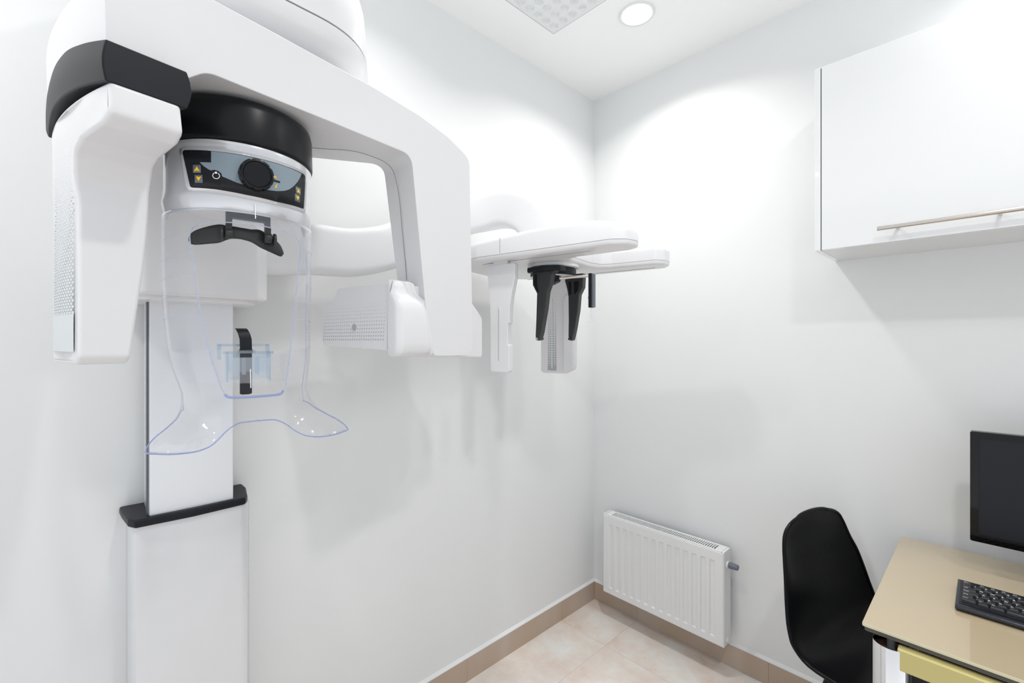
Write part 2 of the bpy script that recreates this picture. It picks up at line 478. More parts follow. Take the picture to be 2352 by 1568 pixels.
def downlight(lx, ly, label, group=None):
    t = thing('downlight', label, 'ceiling light', (lx, ly, ROOM_H), group)
    bm = bmesh.new(); n = 40
    prof = [(.0575, 0), (.0700, 0), (.0705, -.0025), (.0690, -.0045), (.0600, -.0042), (.0570, .004), (.0560, .022), (.0575, .022)]
    rings = [[Vector((lx+r*math.cos(2*math.pi*j/n), ly+r*math.sin(2*math.pi*j/n), ROOM_H+h)) for j in range(n)] for r, h in prof]
    loft_bm(bm, rings+[rings[0]], cap=False)
    finish(bm, 'trim_ring', 'cabbody', t)
    lathe('diffuser', (lx, ly, ROOM_H), (0,0,1), [(.0558, .0), (.0558, .006)], 'lampglow', t, n=40)
downlight(LAMPS[0][0], LAMPS[0][1], 'round recessed downlight glowing white near the ceiling corner')
for (lx, ly, _), lb in zip(LAMPS[1:], ('round recessed downlight in the ceiling in front of the white wall cabinet',
        'round recessed downlight in the ceiling over the white machine arm', 'round recessed downlight in the ceiling behind the desk, furthest from the left wall',
        'added unseen round downlight in the ceiling beside the left wall, behind the x-ray machine')):
    downlight(lx, ly, lb, 'recessed ceiling downlights')

# ============================================================ RADIATOR
def radiator():
    t = thing('radiator', 'small white panel radiator on the wall near the corner, above the skirting', 'radiator', (.4275, 0, .124))
    x0, x1, z0, z1, yf, yb = .1285, .7265, .1244, .5205, -.100, -.030
    # front panel with 14 pressed flutes as a height field
    bm = bmesh.new(); n = 14; pitch = (x1-x0-.056)/n; xs = [x0+.004]
    def dep(x):
        u = (x-(x0+.028))/pitch
        if u < 0 or u > n: return 0
        f = u-math.floor(u); d = abs(f-.5)
        return 1.0 if d < .20 else (0 if d > .30 else (0.30-d)/.10)
    xs = [x0, x0+.004, x0+.02]
    for k in range(n):
        b = x0+.028+pitch*k
        xs += [b+pitch*q for q in (.1, .20, .25, .30, .5, .70, .75, .80, .9)]
    xs += [x1-.02, x1-.004, x1]
    zs = [z0, z0+.004, z0+.022, z0+.030, z0+.036, z0+.044, z0+.1, z0+.2, z1-.07, z1-.052, z1-.045, z1-.04, z1-.03, z1-.016, z1-.012, z1-.008]
    def zf(z):
        a = min(1, max(0, (z-(z0+.030))/.006)); b = min(1, max(0, ((z1-.045)-z)/.006)); return min(a, b)
    grid = [[bm.verts.new((x, yf+.0045*dep(x)*zf(z)+(.003 if (x in (x0, x1) or z == z0) else 0), z)) for z in zs] for x in xs]
    for i in range(len(xs)-1):
        for j in range(len(zs)-1): bm.faces.new((grid[i][j], grid[i+1][j], grid[i+1][j+1], grid[i][j+1]))
    back = [[bm.verts.new((x, yf+.012, z)) for z in (zs[0], zs[-1])] for x in (xs[0], xs[-1])]
    bm.faces.new((back[0][0], back[0][1], back[1][1], back[1][0]))
    bm.faces.new([g[0] for g in grid]+[back[1][0], back[0][0]]); bm.faces.new([g[-1] for g in grid]+[back[1][1], back[0][1]])
    bm.faces.new(grid[0]+[back[0][1], back[0][0]]); bm.faces.new(grid[-1]+[back[1][1], back[1][0]])
    finish(bm, 'front_panel', 'radiator', t, sharp=25)
    box('back_panel', x0+.006, x1-.006, yb-.010, yb, z0+.012, z1-.014, 'radiator', t, bevel=.003)
    bm = bmesh.new()      # convector fins between the panels
    for k in range(30):
        x = x0+.03+k*(x1-x0-.06)/29
        box_bm(bm, x-.0006, x+.0006, yf+.014, yb-.011, z0+.03, z1-.04)
    finish(bm, 'convector_fins', 'radiator', t, smooth=False)
    for s, name in ((x0, 'side_cover'), (x1, 'side_cover')):
        xa, xb = (s-.0012, s+.009) if s == x0 else (s-.009, s+.0012)
        prism(name, rpoly([(yf+.0030, z0+.0005), (yb+.004, z0+.0005), (yb+.004, z1), (yf+.0030, z1)], [.003, .006, .012, .003]), YZ, xa, xb, 'radiator', t, bevel=.002)
    # top grille with slots
    bm = bmesh.new(); gx0, gx1 = x0+.011, x1-.011; ya, yb2 = yf+.004, yb+.002; zt = z1-.002
    box_bm(bm, gx0, gx1, ya, ya+.011, zt-.006, zt); box_bm(bm, gx0, gx1, yb2-.012, yb2, zt-.006, zt)
    box_bm(bm, gx0, gx0+.030, ya+.011, yb2-.012, zt-.006, zt); box_bm(bm, gx1-.030, gx1, ya+.011, yb2-.012, zt-.006, zt)
    ns = 54; w = (gx1-gx0-.060)/ns
    for k in range(1, ns): box_bm(bm, gx0+.030+w*k-w*.22, gx0+.030+w*k+w*.22, ya+.011, yb2-.012, zt-.003, zt)
    finish(bm, 'top_grille', 'radiator', t, smooth=False)
    box('slot_shade', gx0+.004, gx1-.004, ya+.008, yb2-.010, zt-.022, zt-.016, 'radshade', t, smooth=False)  # dark sheet standing in for the shade inside the grille slots
    lathe('valve_collar', (x1, -.068, z1-.058), (1,0,0), [(.0095, -.002), (.0145, .0), (.0150, .003), (.0145, .008), (.0105, .010)], 'radiator', t, n=24)
    bm = bmesh.new(); rings = []; N = 40
    for r, h in ((.0100, .0095), (.0128, .011), (.0126, .020), (.0112, .043), (.0098, .046), (.004, .0465)):
        rings.append([Vector((x1+h, -.068+(r*(1+.035*((j % 2)*2-1)))*math.cos(2*math.pi*j/N), z1-.058+(r*(1+.035*((j % 2)*2-1)))*math.sin(2*math.pi*j/N))) for j in range(N)])
    loft_bm(bm, rings); v = finish(bm, 'thermostat_knob', 'greyvalve', t, sharp=50); v['label'] = 'blue-grey ribbed thermostat knob'
    lathe('blanking_plug', (x1, -.064, z0+.020), (1,0,0), [(.012, -.001), (.0125, .0015), (.010, .0022), (.0095, .006), (.006, .0065)], 'cabbody', t, n=24)
    for x in (.25, .62): box('wall_bracket', x-.012, x+.012, yb-.001, -.0002, z0+.05, z1-.06, 'radiator', t, smooth=False)
radiator()

# ============================================================ WALL CABINET
def cabinet():
    t = thing('wall_cabinet', 'glossy white wall cabinet with a long steel bar handle, above the desk', 'cabinet', (1.65, 0, 1.69))
    x0, x1, z0, z1, yf = 1.090, 2.29, 1.690, 2.285, -.285
    box('side_panel', x0, x0+.0165, yf, -.0005, z0, z1, 'cabdoor', t, bevel=.0012)
    box('side_panel', x1-.0165, x1, yf, -.0005, z0, z1, 'cabdoor', t, bevel=.0012)
    bm = bmesh.new()
    box_bm(bm, x0+.0167, x1-.0167, yf+.022, -.0005, z0+.0015, z0+.018); box_bm(bm, x0+.0167, x1-.0167, yf+.022, -.0005, z1-.018, z1-.001)
    box_bm(bm, x0+.0167, x1-.0167, -.012, -.0005, z0+.018, z1-.018)
    finish(bm, 'carcass', 'cabbody', t, smooth=False)
    d = box('door', x0+.0195, x1-.0195, yf-.001, yf+.018, z0+.0005, z1-.0005, 'cabdoor', t, bevel=.0012)
    box('door_gap', x0+.0167, x0+.0200, yf+.003, yf+.016, z0+.003, z1-.003, 'seam', t, smooth=False)
    bm = bmesh.new(); hz, hy = 1.7275, yf-.034
    tube_bm(bm, [(1.256, hy, hz), (2.12, hy, hz)], .0060, 20)
    for x in (1.300, 1.505, 1.71, 1.915, 2.08): tube_bm(bm, [(x, hy, hz), (x, yf-.0005, hz)], .0045, 12)
    h = finish(bm, 'handle', 'steel', d); h.location = (0,0,0)
    h['label'] = 'long brushed steel bar handle'
cabinet()

# ============================================================ DESK
def desk():
    t = thing('desk', 'desk with a beige glass top, chrome tube leg and mustard rail below', 'desk', (1.95, -.39, 0))
    x0, x1, y0, y1, zt = 1.282, 2.62, -.723, -.045, .745
    sl = rpoly([(x0, y0), (x1, y0), (x1, y1), (x0, y1)], .006, 4)
    bm = bmesh.new(); prism_bm(bm, sl, XY, zt-.0068, zt, 0)
    for f in bm.faces:
        if abs(f.normal.z) < .5: f.material_index = 1
    bm.normal_update()
    for f in bm.faces: f.material_index = 0 if abs(f.normal.z) > .5 else 1
    finish(bm, 'glass_top', ['deskglass', 'deskedge'], t, bevel=.0012, seg=2)
    prism('underplate', rpoly([(x0+.004, y0+.004), (x1-.004, y0+.004), (x1-.004, y1-.004), (x0+.004, y1-.004)], .006, 4), XY, zt-.0165, zt-.0070, 'deskunder', t)
    for i, (lx, ly) in enumerate(((1.333, -.706), (1.333, -.10), (2.56, -.706), (2.56, -.10))):
        bm = bmesh.new(); n = 40
        rings = [[Vector((lx+r*math.cos(2*math.pi*j/n), ly+r*math.sin(2*math.pi*j/n), z)) for j in range(n)]
                 for r, z in ((.0325, 0), (.034, .002), (.034, .7155), (.0335, .7165), (.0323, .7165), (.0317, .7155))]
        loft_bm(bm, rings, cap=False)
        leg = finish(bm, 'leg', 'chrome', t)
        lf = lathe('tube_end', (lx, ly, .7), (0,0,1), [(.0317, -.01), (.0317, .004)], 'brown', leg, n=40); lf.location = (0,0,0)
        bm = bmesh.new(); cyl_bm(bm, (lx, ly, .703), (0,0,1), [(.008, 0), (.008, zt-.0167-.703)], 20)
        sp = finish(bm, 'spacer', 'edge_dark', leg); sp.location = (0,0,0)
    # rails
    def rail(a, b, c, d, nm='rail'):
        return prism(nm, rpoly([(a, b), (c, b), (c, d), (a, d)], .004, 3), XY, .675, .7215, 'apron', t, bevel=.004)
    rail(1.346, -.735, 2.53, -.707)
    rail(1.352, -.115, 2.53, -.090)
    for x in (1.50, 1.95, 2.40): box('cross_member', x-.03, x+.03, -.705, -.115, .690, .7283, 'edge_dark', t, bevel=.004)
    for x in (1.505, 1.72, 2.1):      # pressed metal brackets bridging rail and underplate
        prism('bracket', [(x-.035, .700), (x+.035, .700), (x+.020, .7283), (x-.020, .7283)], XZ, -.700, -.696, 'steel', t, bevel=.001)
    box('modesty_panel', 1.387, 2.51, -.690, -.676, .30, .655, 'black', t, bevel=.002)
desk()

# ============================================================ KEYBOARD
FONT = None
def text_mesh(s, size):
    c = bpy.data.curves.new('t', 'FONT'); c.body = s; c.size = size; c.align_x = 'LEFT'; c.resolution_u = 2
    o = bpy.data.objects.new('t', c); COL.objects.link(o)
    dg = bpy.context.evaluated_depsgraph_get(); me = bpy.data.meshes.new_from_object(o.evaluated_get(dg))
    bpy.data.objects.remove(o); bpy.data.curves.remove(c)
    return me

def keyboard():
    kx0, kx1, ky0, ky1, zb = 1.428, 1.880, -.502, -.350, .745
    t = thing('keyboard', 'black computer keyboard with white legends on the beige glass desk', 'keyboard', (1.654, -.426, zb))
    def ztop(y): return zb+.014+(y-ky0)/(ky1-ky0)*.010
    # body: wedge profile extruded in x
    prof = [(ky0+.006, zb+.002), (ky0, zb+.007), (ky0+.002, zb+.012), (ky0+.008, ztop(ky0)), (ky1-.004, ztop(ky1)), (ky1, ztop(ky1)-.004), (ky1-.002, zb+.002)]
    prism('body', rpoly(prof, .002, 3), YZ, kx0, kx1, 'kbdedge', t, bevel=.003)
    fr_ = .009
    def pt(x, y, d): return Vector((x, y, ztop(y)+d))
    bm = bmesh.new()
    vs = [bm.verts.new(pt(x, y, .0004)) for x, y in ((kx0+.006, ky0+.016), (kx1-.006, ky0+.016), (kx1-.006, ky1-.005), (kx0+.006, ky1-.005))]
    bm.faces.new(vs); finish(bm, 'key_well', 'kbd', t, smooth=False)
    for fa, fb in ((kx0+.02, ky1-.02), (kx1-.06, ky1-.02), (kx0+.02, ky0+.010), (kx1-.06, ky0+.010)):
        box('foot', fa, fa+.04, fb, fb+.011, zb, zb+.004, 'black', t)
    u = .0186; ux = .009+kx0
    rows = [
        (ky1-.0195, .012, [('Esc',1)]+[('',.6)]+[('F%d' % i,1) for i in range(1,5)]+[('',.35)]+[('F%d' % i,1) for i in range(5,9)]),
        (ky1-.0400, u, [('`',1)]+[(c,1) for c in '1234567890-=']+[('Back',2)]),
        (ky1-.0400-u, u, [('Tab',1.5)]+[(c,1) for c in 'QWERTYUIOP[]']+[('\\',1.5)]),
        (ky1-.0400-2*u, u, [('Caps',1.75)]+[(c,1) for c in 'ASDFGHJKL;']+[("'",1)]+[('Enter',2.25)]),
        (ky1-.0400-3*u, u, [('Shift',1.25)]+[('\\',1)]+[(c,1) for c in 'ZXCVBNM,./']+[('Shift',2.75)]),
        (ky1-.0400-4*u, u, [('Ctrl',1.5),('Fn',1.1),('Alt',1.4),('',6),('Alt',1.4),('Ctrl',1.5)]),
    ]
    cache = {}
    for ry, rh, keys in rows:
        x = ux
        for ch, w in keys:
            kw = w*u
            if ch == '' and w < 1: x += kw; continue
            a0, a1, b0, b1 = x+.0006, x+kw-.0006, ry-rh/2+.0006, ry+rh/2-.0006
            h = .0062 if rh > .015 else .0035; ins = .0024
            bm = bmesh.new()
            lo = [bm.verts.new(pt(p, q, .0008)) for p, q in ((a0,b0),(a1,b0),(a1,b1),(a0,b1))]
            mid = [bm.verts.new(pt(p, q, h*.8)) for p, q in ((a0+.0016,b0+.0012),(a1-.0016,b0+.0012),(a1-.0016,b1-.001),(a0+.0016,b1-.001))]
            hi = [bm.verts.new(pt(p, q, h)) for p, q in ((a0+ins,b0+ins),(a1-ins,b0+ins),(a1-ins,b1-ins*.7),(a0+ins,b1-ins*.7))]
            for A, B in ((lo, mid), (mid, hi)):
                for i in range(4): bm.faces.new((A[i], A[(i+1) % 4], B[(i+1) % 4], B[i]))
            bm.faces.new(hi)
            if ch:
                sz = .0052 if len(ch) == 1 else .0034
                if rh < .015: sz = .0038
                me = text_mesh(ch, sz*1.5); off = len(bm.verts)
                vv = [bm.verts.new(pt(a0+ins+.0004+v.co.x, b1-ins-.0005-sz*1.05+v.co.y, h+.00025)) for v in me.vertices]
                for p in me.polygons:
                    try: f = bm.faces.new([vv[k] for k in p.vertices]); f.material_index = 1
                    except ValueError: pass
                bpy.data.meshes.remove(me)
            me = bpy.data.meshes.new('key'); bm.to_mesh(me); bm.free()
            link('key', me, ['keycap', 'white_mark'], t, smooth=False)
            x += kw
keyboard()

# ============================================================ MONITOR
def monitor():
    t = thing('monitor', 'black computer monitor with a dark blank screen standing on the desk', 'monitor', (1.70, -.16, .745))
    x0, x1, z0, z1, yf = 1.4475, 1.957, .831, 1.140, -.200
    prism('casing', rpoly([(x0, z0), (x1, z0), (x1, z1), (x0, z1)], .005, 4), XZ, yf+.004, yf+.030, 'bezel', t, bevel=.004)
    bm = bmesh.new()    # glossy frame around the screen
    b = .0165
    outer = rpoly([(x0, z0), (x1, z0), (x1, z1), (x0, z1)], .005, 4)
    def ff(a, c): return Vector((a, yf, c))
    surf_patch(bm, outer, [[(x0+b, z0+.020), (x1-b, z0+.020), (x1-b, z1-b), (x0+b, z1-b)]], 1, 1, ff)
    f = finish(bm, 'bezel', 'bezel', t, smooth=False)
    s = f.modifiers.new('solid', 'SOLIDIFY'); s.thickness = .004; s.offset = 0
    box('screen', x0+b-.001, x1-b+.001, yf+.0015, yf+.004, z0+.019, z1-b+.001, 'screen', t, smooth=False)
    prism('stand_neck', rpoly([(1.655, .75), (1.745, .75), (1.735, .95), (1.665, .95)], .008), XZ, yf+.031, yf+.050, 'bezel', t, bevel=.004)
    prism('stand_base', rpoly([(1.58, -.25), (1.82, -.25), (1.82, -.09), (1.58, -.09)], .05, 8), XY, .7455, .757, 'bezel', t, bevel=.004)
monitor()

# ============================================================ CHAIR
def chair():
    t = thing('chair', 'black moulded plastic shell chair tucked in at the end of the desk', 'chair', (1.25, -.24, 0))
    ang = R(-16)
    o = Vector((1.080, -.272, 0)); fx = Vector((math.cos(ang), math.sin(ang), 0)); fy = Vector((-math.sin(ang), math.cos(ang), 0))
    sp = [(-.003, .834), (-.003, .8265), (-.0025, .816), (-.002, .802), (-.001, .784), (.0005, .761), (.003, .72), (.008, .67), (.013, .60), (.022, .535), (.050, .478), (.115, .444), (.22, .442), (.29, .443), (.36, .450), (.41, .446), (.435, .428)]
    hw = [.082, .106, .130, .149, .161, .171, .184, .203, .222, .234, .238, .234, .228, .226, .218, .200, .165]
    cu = [.004, .005, .006, .007, .008, .011, .018, .028, .038, .044, .042, .030, .024, .038, .030, .022, .012]
    path = smoothpath([(a, 0, b) for a, b in sp], 4)
    def ip(arr, k):
        return lerpk(list(enumerate(arr)), k/4)
    nU = 24; grid = []
    for k, p in enumerate(path):
        a = path[max(k-1, 0)]; b = path[min(k+1, len(path)-1)]; tg = (b-a).normalized()
        nrm = Vector((-tg.z, 0, tg.x));
        if nrm.x < 0 and nrm.z < 0: nrm = -nrm
        if k < 40 and nrm.x < 0: nrm = -nrm
        if k >= 40 and nrm.z < 0: nrm = -nrm
        w = ip(hw, k); c = ip(cu, k); row = []
        for j in range(nU+1):
            s = -1+2*j/nU; q = abs(s)
            y = w*math.sin(s*math.pi/2*.98)/math.sin(math.pi/2*.98)
            y = w*(s*.55+.45*y/w)
            lift = c*(q**2.4)
            drop = .009*q**2*max(0, 24-k)/24
            loc = p+nrm*lift
            row.append(o+fx*loc.x+fy*y+Z*(loc.z-drop))
        grid.append(row)
    bm = bmesh.new(); loft_bm(bm, grid, cap=False, closed=False)
    sh = finish(bm, 'seat_shell', 'chair', t, sharp=80)
    s = sh.modifiers.new('solid', 'SOLIDIFY'); s.thickness = .006; s.offset = 0
    loop = grid[0]+[r[-1] for r in grid[1:]]+grid[-1][::-1][1:]+[r[0] for r in grid[::-1][1:-1]]
    tube('rolled_edge', loop, .0055, 'chair', t, n=10, closed=True, sharp=80)
    c0 = o+fx*.23+Z*.425
    bm = bmesh.new()
    for sx, sy in ((1,1),(1,-1),(-1,1),(-1,-1)): tube_bm(bm, [c0+fx*.10*sx+fy*.10*sy, c0+fx*.13*sx+fy*.13*sy-Z*.07], .006)
    tube_bm(bm, [c0+fx*.12+fy*.12-Z*.03, c0-fx*.12-fy*.12-Z*.03], .005); tube_bm(bm, [c0+fx*.12-fy*.12-Z*.03, c0-fx*.12+fy*.12-Z*.03], .005)
    finish(bm, 'seat_mount', 'black', t)
    for sx, sy in ((1,1),(1,-1),(-1,1),(-1,-1)):
        tube('leg', [c0+fx*.11*sx+fy*.11*sy-Z*.012, c0+fx*.20*sx+fy*.20*sy-Z*.425], [.014, .009], 'black', t, n=14)
chair()

# ============================================================ X-RAY MACHINE
C = Vector((.472, -1.80, 0))
U = Vector((-.17193, .98511, 0)); V = Vector((.98511, .17193, 0))
X = thing('dental_xray_machine', 'large white panoramic dental x-ray machine with clear face shield on a wall column', 'x-ray machine', (.07, -1.83, 0))
UZ = Fr(C, U, Z, V)      # profile in u-z, extruded along v
VZ = Fr(C, V, Z, U)
UV = Fr(C, U, V, Z)
def cf(u, v, z): return C+U*u+V*v+Z*z
def sub(o): o.location = (0, 0, 0); return o     # child of a part: same authored world coordinates

# ---- column
def column_profile(x1, ya, yb, bulge, n=14):
    pts = [(0.001, ya), (0.001, yb)]
    pts += [(x1-.022, yb)]
    for k in range(n+1):
        f = k/n; y = yb+(ya-yb)*f
        e = min(f, 1-f)*(yb-ya)
        r = .018; edge = math.sqrt(max(0, 1-(1-min(e/r, 1))**2))
        pts.append((x1-.018+.018*edge+bulge*math.sin(math.pi*f), y))
    pts += [(x1-.022, ya)]
    return pts
lowp = column_profile(.128, -1.945, -1.700, .006, 28)
prism('lower_column', lowp, XY, 0, .966, 'column', X, sharp=40)
# dark collar with a slot for the inner column
colp = rpoly([(.001, -1.960), (.001, -1.692), (.045, -1.692), (.120, -1.706), (.142, -1.716), (.150, -1.83), (.143, -1.940), (.120, -1.951), (.045, -1.958)],
             [0, .01, .01, .01, .006, .02, .006, .01, .01], 4)
prism('column_collar', colp, XY, .9665, .986, 'black2', X, bevel=.006, seg=3)
# inner column
up = [(.020, -1.913), (.020, -1.740), (.1215, -1.740)]+[(.1300+.003*math.sin(math.pi*k/10), -1.7415-.170*k/10) for k in range(11)]+[(.1215, -1.913)]
uc = prism('upper_column', up, XY, .90, 1.52, 'column', X, bevel=.0015, seg=2)
sub(box('side_rail', .098, .121, -1.9165, -1.9125, .95, 1.50, 'edge_dark', uc))
# ---- carriage block
cb = prism('carriage', rpoly([(.0008, -1.985), (.0008, -1.670), (.10, -1.668), (.19, -1.676), (.222, -1.710), (.232, -1.80), (.225, -1.93), (.19, -1.975)],
      [0, .01, .03, .03, .02, .02, .03, .03], 6), XY, 1.497, 1.96, 'plastic', X, bevel=.014, seg=4)
# lower lip, slightly narrower
sub(prism('carriage_base', rpoly([(.0008, -1.975), (.0008, -1.69), (.09, -1.690), (.18, -1.70), (.205, -1.73), (.212, -1.80), (.205, -1.92), (.18, -1.96)], .02, 4), XY, 1.487, 1.50, 'plastic', cb, bevel=.004))
# ---- overhead shelf
plan = rpoly([(.0008, -2.02), (.0008, -1.66), (.12, -1.50), (.40, -1.50), (.588, -1.60), (.600, -1.90), (.50, -2.02)], [.0, .06, .12, .16, .17, .12, .08], 10)
bm = bmesh.new()
cx_, cy_ = .30, -1.78
def inset(pl, d):
    k = 1-d/.27
    return [(max(cx_+(a-cx_)*k, .0006), cy_+(b-cy_)*k) for a, b in pl]
rings = []
for d, z in ((.150, 1.9424), (.115, 1.9430), (.080, 1.9500), (.050, 1.9600), (.026, 1.974), (.010, 1.990), (.002, 2.004), (.0, 2.020)):
    rings.append([Vector((a, b, z)) for a, b in inset(plan, d)])
loft_bm(bm, rings); shelf = finish(bm, 'overhead_shelf', 'plastic', X, sharp=60)
rings = []
for d, z in ((.004, 2.0215), (.004, 2.0235), (.0, 2.0236), (.0, 2.06), (.006, 2.13), (.022, 2.19), (.055, 2.225), (.11, 2.24)):
    rings.append([Vector((a, b, z)) for a, b in inset(plan, d)])
loft(  'shelf_cover', rings, 'plastic', shelf, sharp=60).location = (0,0,0)
sub(loft('shelf_seam', [[Vector((a, b, z)) for a, b in inset(plan, .0025)] for z in (2.0205, 2.0240)], 'seam', shelf))
sub(lathe('pivot', C+Z*1.90, (0,0,1), [(.078, 0), (.078, .055)], 'plastic2', shelf, n=48))
# ---- rotating arm (C-shape)
def vfar(u): return lerpk([(-.24, -.195), (-.05, -.175), (.10, -.115), (.20, -.055), (.285, .022), (.36, .050), (.6, .050)], u)
def arm_fn(u, z, w, f):
    v = .140+(vfar(u)-.140)*f
    uu = u
    if u < -.10: uu = u-(.016*(1-(2*f-1)**2)+.010*f)*min(1, (-.10-u)/.12)
    return (uu, z, v)
arm_prof = rpoly([(-.232, 1.786), (-.235, 1.900), (-.205, 1.942), (-.02, 1.942), (.20, 1.9395), (.335, 1.931), (.43, 1.915), (.513, 1.885), (.5135, 1.84), (.5265, 1.372), (.505, 1.356), (.385, 1.358), (.3665, 1.385), (.3105, 1.828), (.10, 1.826), (-.110, 1.822), (-.150, 1.788)],
    [.01, .05, .05, .1, .1, .1, .06, .040, .0, .015, .01, .01, .012, .030, .0, .04, .02], 8)
arm = prism('rotating_arm', arm_prof, UZ, 0, 1, 'armplastic', X, slices=10, fn=arm_fn, bevel=.021, seg=5, sharp=38)
# seam line along the inner face of the arm
def arm_pt(u, z, v): return cf(u, v, z)
seam = [cf(.100, -.020, 1.8215), cf(.149, .012, 1.8215), cf(.202, .060, 1.8220), cf(.245, .074, 1.8210), cf(.282, .083, 1.8140), cf(.302, .087, 1.7950), cf(.3170, .088, 1.74), cf(.3290, .085, 1.66), cf(.3400, .084, 1.58), cf(.3440, .083, 1.545)]
# ---- detector slab at the near end of the arm
def slab_u(v, z): return -.2385-.010*(1-min(1, abs((v+.01)/.17))**2)
def slab_out0(v, z):
    k = min(1, max(0, (z-1.60)/.09))
    return (-.2385-.015*(1-min(1, abs(v/.187))**2))*k + (-.2400-.008*(1-min(1, abs((v+.067)/.095))**2))*(1-k)
near_prof = [(.186, 1.734), (.186, 1.693), (.160, 1.6835), (.085, 1.681), (.048, 1.671), (.026, 1.640), (.0245, 1.58), (.024, 1.371), (.012, 1.358), (-.140, 1.358), (-.158, 1.371), (-.166, 1.60), (-.178, 1.755)]
near_prof = rpoly(near_prof, [0, .012, .02, .03, .03, .03, .05, .012, .012, .012, .012, .1, 0], 5)
_np = []      # denser outline so that the bulged outer face stays smooth
for (a0, b0), (a1, b1) in zip(near_prof, near_prof[1:]+near_prof[:1]):
    k_ = max(1, int(math.hypot(a1-a0, b1-b0)/.02))
    for q_ in range(k_): _np.append((a0+(a1-a0)*q_/k_, b0+(b1-b0)*q_/k_))
near_prof = _np
def slab_fn(v, z, w, f):
    uo = slab_out0(v, z)
    ui = lerpk([(1.358, -.178), (1.64, -.153), (1.70, -.157), (1.735, -.160)], z)
    return (v, z, uo+(ui-uo)*f)
slab = prism('detector_head', near_prof, VZ, 0, 1, 'plastic', X, slices=2, fn=slab_fn, bevel=.006, seg=4, sharp=42)
# black cap band
def cap_top(v): return lerpk([(-.187, 1.782), (-.165, 1.800), (-.11, 1.820), (-.04, 1.823), (.03, 1.819), (.11, 1.804), (.186, 1.7855)], v)
def cap_bot(v): return lerpk([(-.187, 1.757), (-.13, 1.763), (-.07, 1.7635), (.0, 1.759), (.09, 1.748), (.186, 1.7315)], v)
capv = [-.187+.373*i/36 for i in range(37)]
rings = []
for v in capv:
    uo = -.2405-.015*(1-min(1, abs((v-.0)/.187))**2); ui = -.1525
    zt = cap_top(v); zb = cap_bot(v); tz = (zt-zb)
    if v < -.15: zb2 = zb-.004; 
    ring = []
    zt2 = zt
    for q in range(7):      # slightly bulging outer face
        f = q/6; ring.append((uo-.0035*math.sin(math.pi*f)-.002, v, zb+tz*f))
    for q in range(1, 7):
        f = q/6; ring.append((uo+(ui-uo)*f, v, zt))
    for q in range(1, 5):
        f = q/4; ring.append((ui+.0065*math.sin(math.pi*f), v, zt-tz*f))
    for q in range(1, 6):
        f = q/6; ring.append((ui+(uo-ui)*f, v, zb))
    rings.append([cf(*p) for p in ring])
cap = loft('black_cap', rings, 'black2', slab, sharp=42, bevel=.002); cap.location = (0,0,0); cap['label'] = 'charcoal black cap band'
# halftone print on the outer face of the slab
bm = bmesh.new()
def slab_out(v, z): return slab_out0(v, z)-.0006
def edge_v(z):   # near edge of the flat outer face
    return lerpk([(1.36, .012), (1.60, .013), (1.645, .020), (1.672, .045), (1.69, .12), (1.72, .17)], z)
nz = 62
for k in range(nz):
    z = 1.438+k*(1.725-1.438)/nz; f = k/nz
    v1 = edge_v(z)-.006; v0 = -.150
    hgt = .0021*(1-f)**1.2+.0005; wid = .0060*(1-f)**.8+.0010
    n = int((v1-v0)/.0115)
    for j in range(n+1):
        v = v1-.0115*j-(.0057 if k % 2 else 0)
        if v < v0: continue
        ring = [bm.verts.new(cf(slab_out(v+a, z+b), v+a, z+b)) for a, b in ngon(0, 0, wid*.8, hgt, 8)]
        bm.faces.new(ring)
n = 12; a_ = -.150; b_ = .010
for j in range(n):
    va, vb = a_+(b_-a_)*j/n, a_+(b_-a_)*(j+1)/n
    bm.faces.new([bm.verts.new(cf(slab_out(v, z), v, z)) for v, z in ((va, 1.378), (vb, 1.378), (vb, 1.436), (va, 1.436))])
sub(finish(bm, 'printed_dots', 'dotl', slab, smooth=False))

# ---- tube head at the far leg
def th_top(v): return 0
# cross-section in v-z (face towards the patient), extruded along +u, chamfered shoulders
face = [(.120, 1.528), (-.082, 1.5285), (-.094, 1.512), (-.112, 1.500), (-.142, 1.496), (-.150, 1.484), (-.1545, 1.392), (-.146, 1.383), (.110, 1.3745), (.120, 1.3745)]
face = rpoly(face, [.002, .012, .012, .012, .010, .012, .010, .012, .004, .002], 4)
def th_fn(v, z, w, f):
    u = .262+f*.090
    return (v, z, u)
th = prism('tube_head', face, VZ, 0, 1, 'plastic', X, slices=2, fn=th_fn, bevel=.007, seg=4, sharp=40)
# shoulder housing between tube head and leg
bm = bmesh.new()
def rpoly_n(pts, rad, n):      # fixed point count, for lofting
    out = []; k = len(pts)
    for i in range(k):
        p = Vector(pts[i]); a = Vector(pts[i-1]); c = Vector(pts[(i+1) % k]); d1, d2 = a-p, c-p; l1, l2 = d1.length, d2.length
        t = min(rad[i], l1*.45, l2*.45); s_, e_ = p+d1/l1*t, p+d2/l2*t
        for j in range(n+1):
            f = j/n; out.append(tuple(s_*(1-f)**2+p*2*f*(1-f)+e_*f*f))
    return out
def plan_ring(z, um, vo, d=0):
    return [cf(u, v, z) for u, v in rpoly_n([(.2600+d, .1165), (.2600+d, vo-.010-d), (.2710, vo-d), (um-.020, vo-d), (um-d, vo-.016), (um+.014-d, min(.139, vo-d-.003)), (um+.014-d, .1165)], [.0005, .006, .008, .022, .012, .004, .0005], 6)]
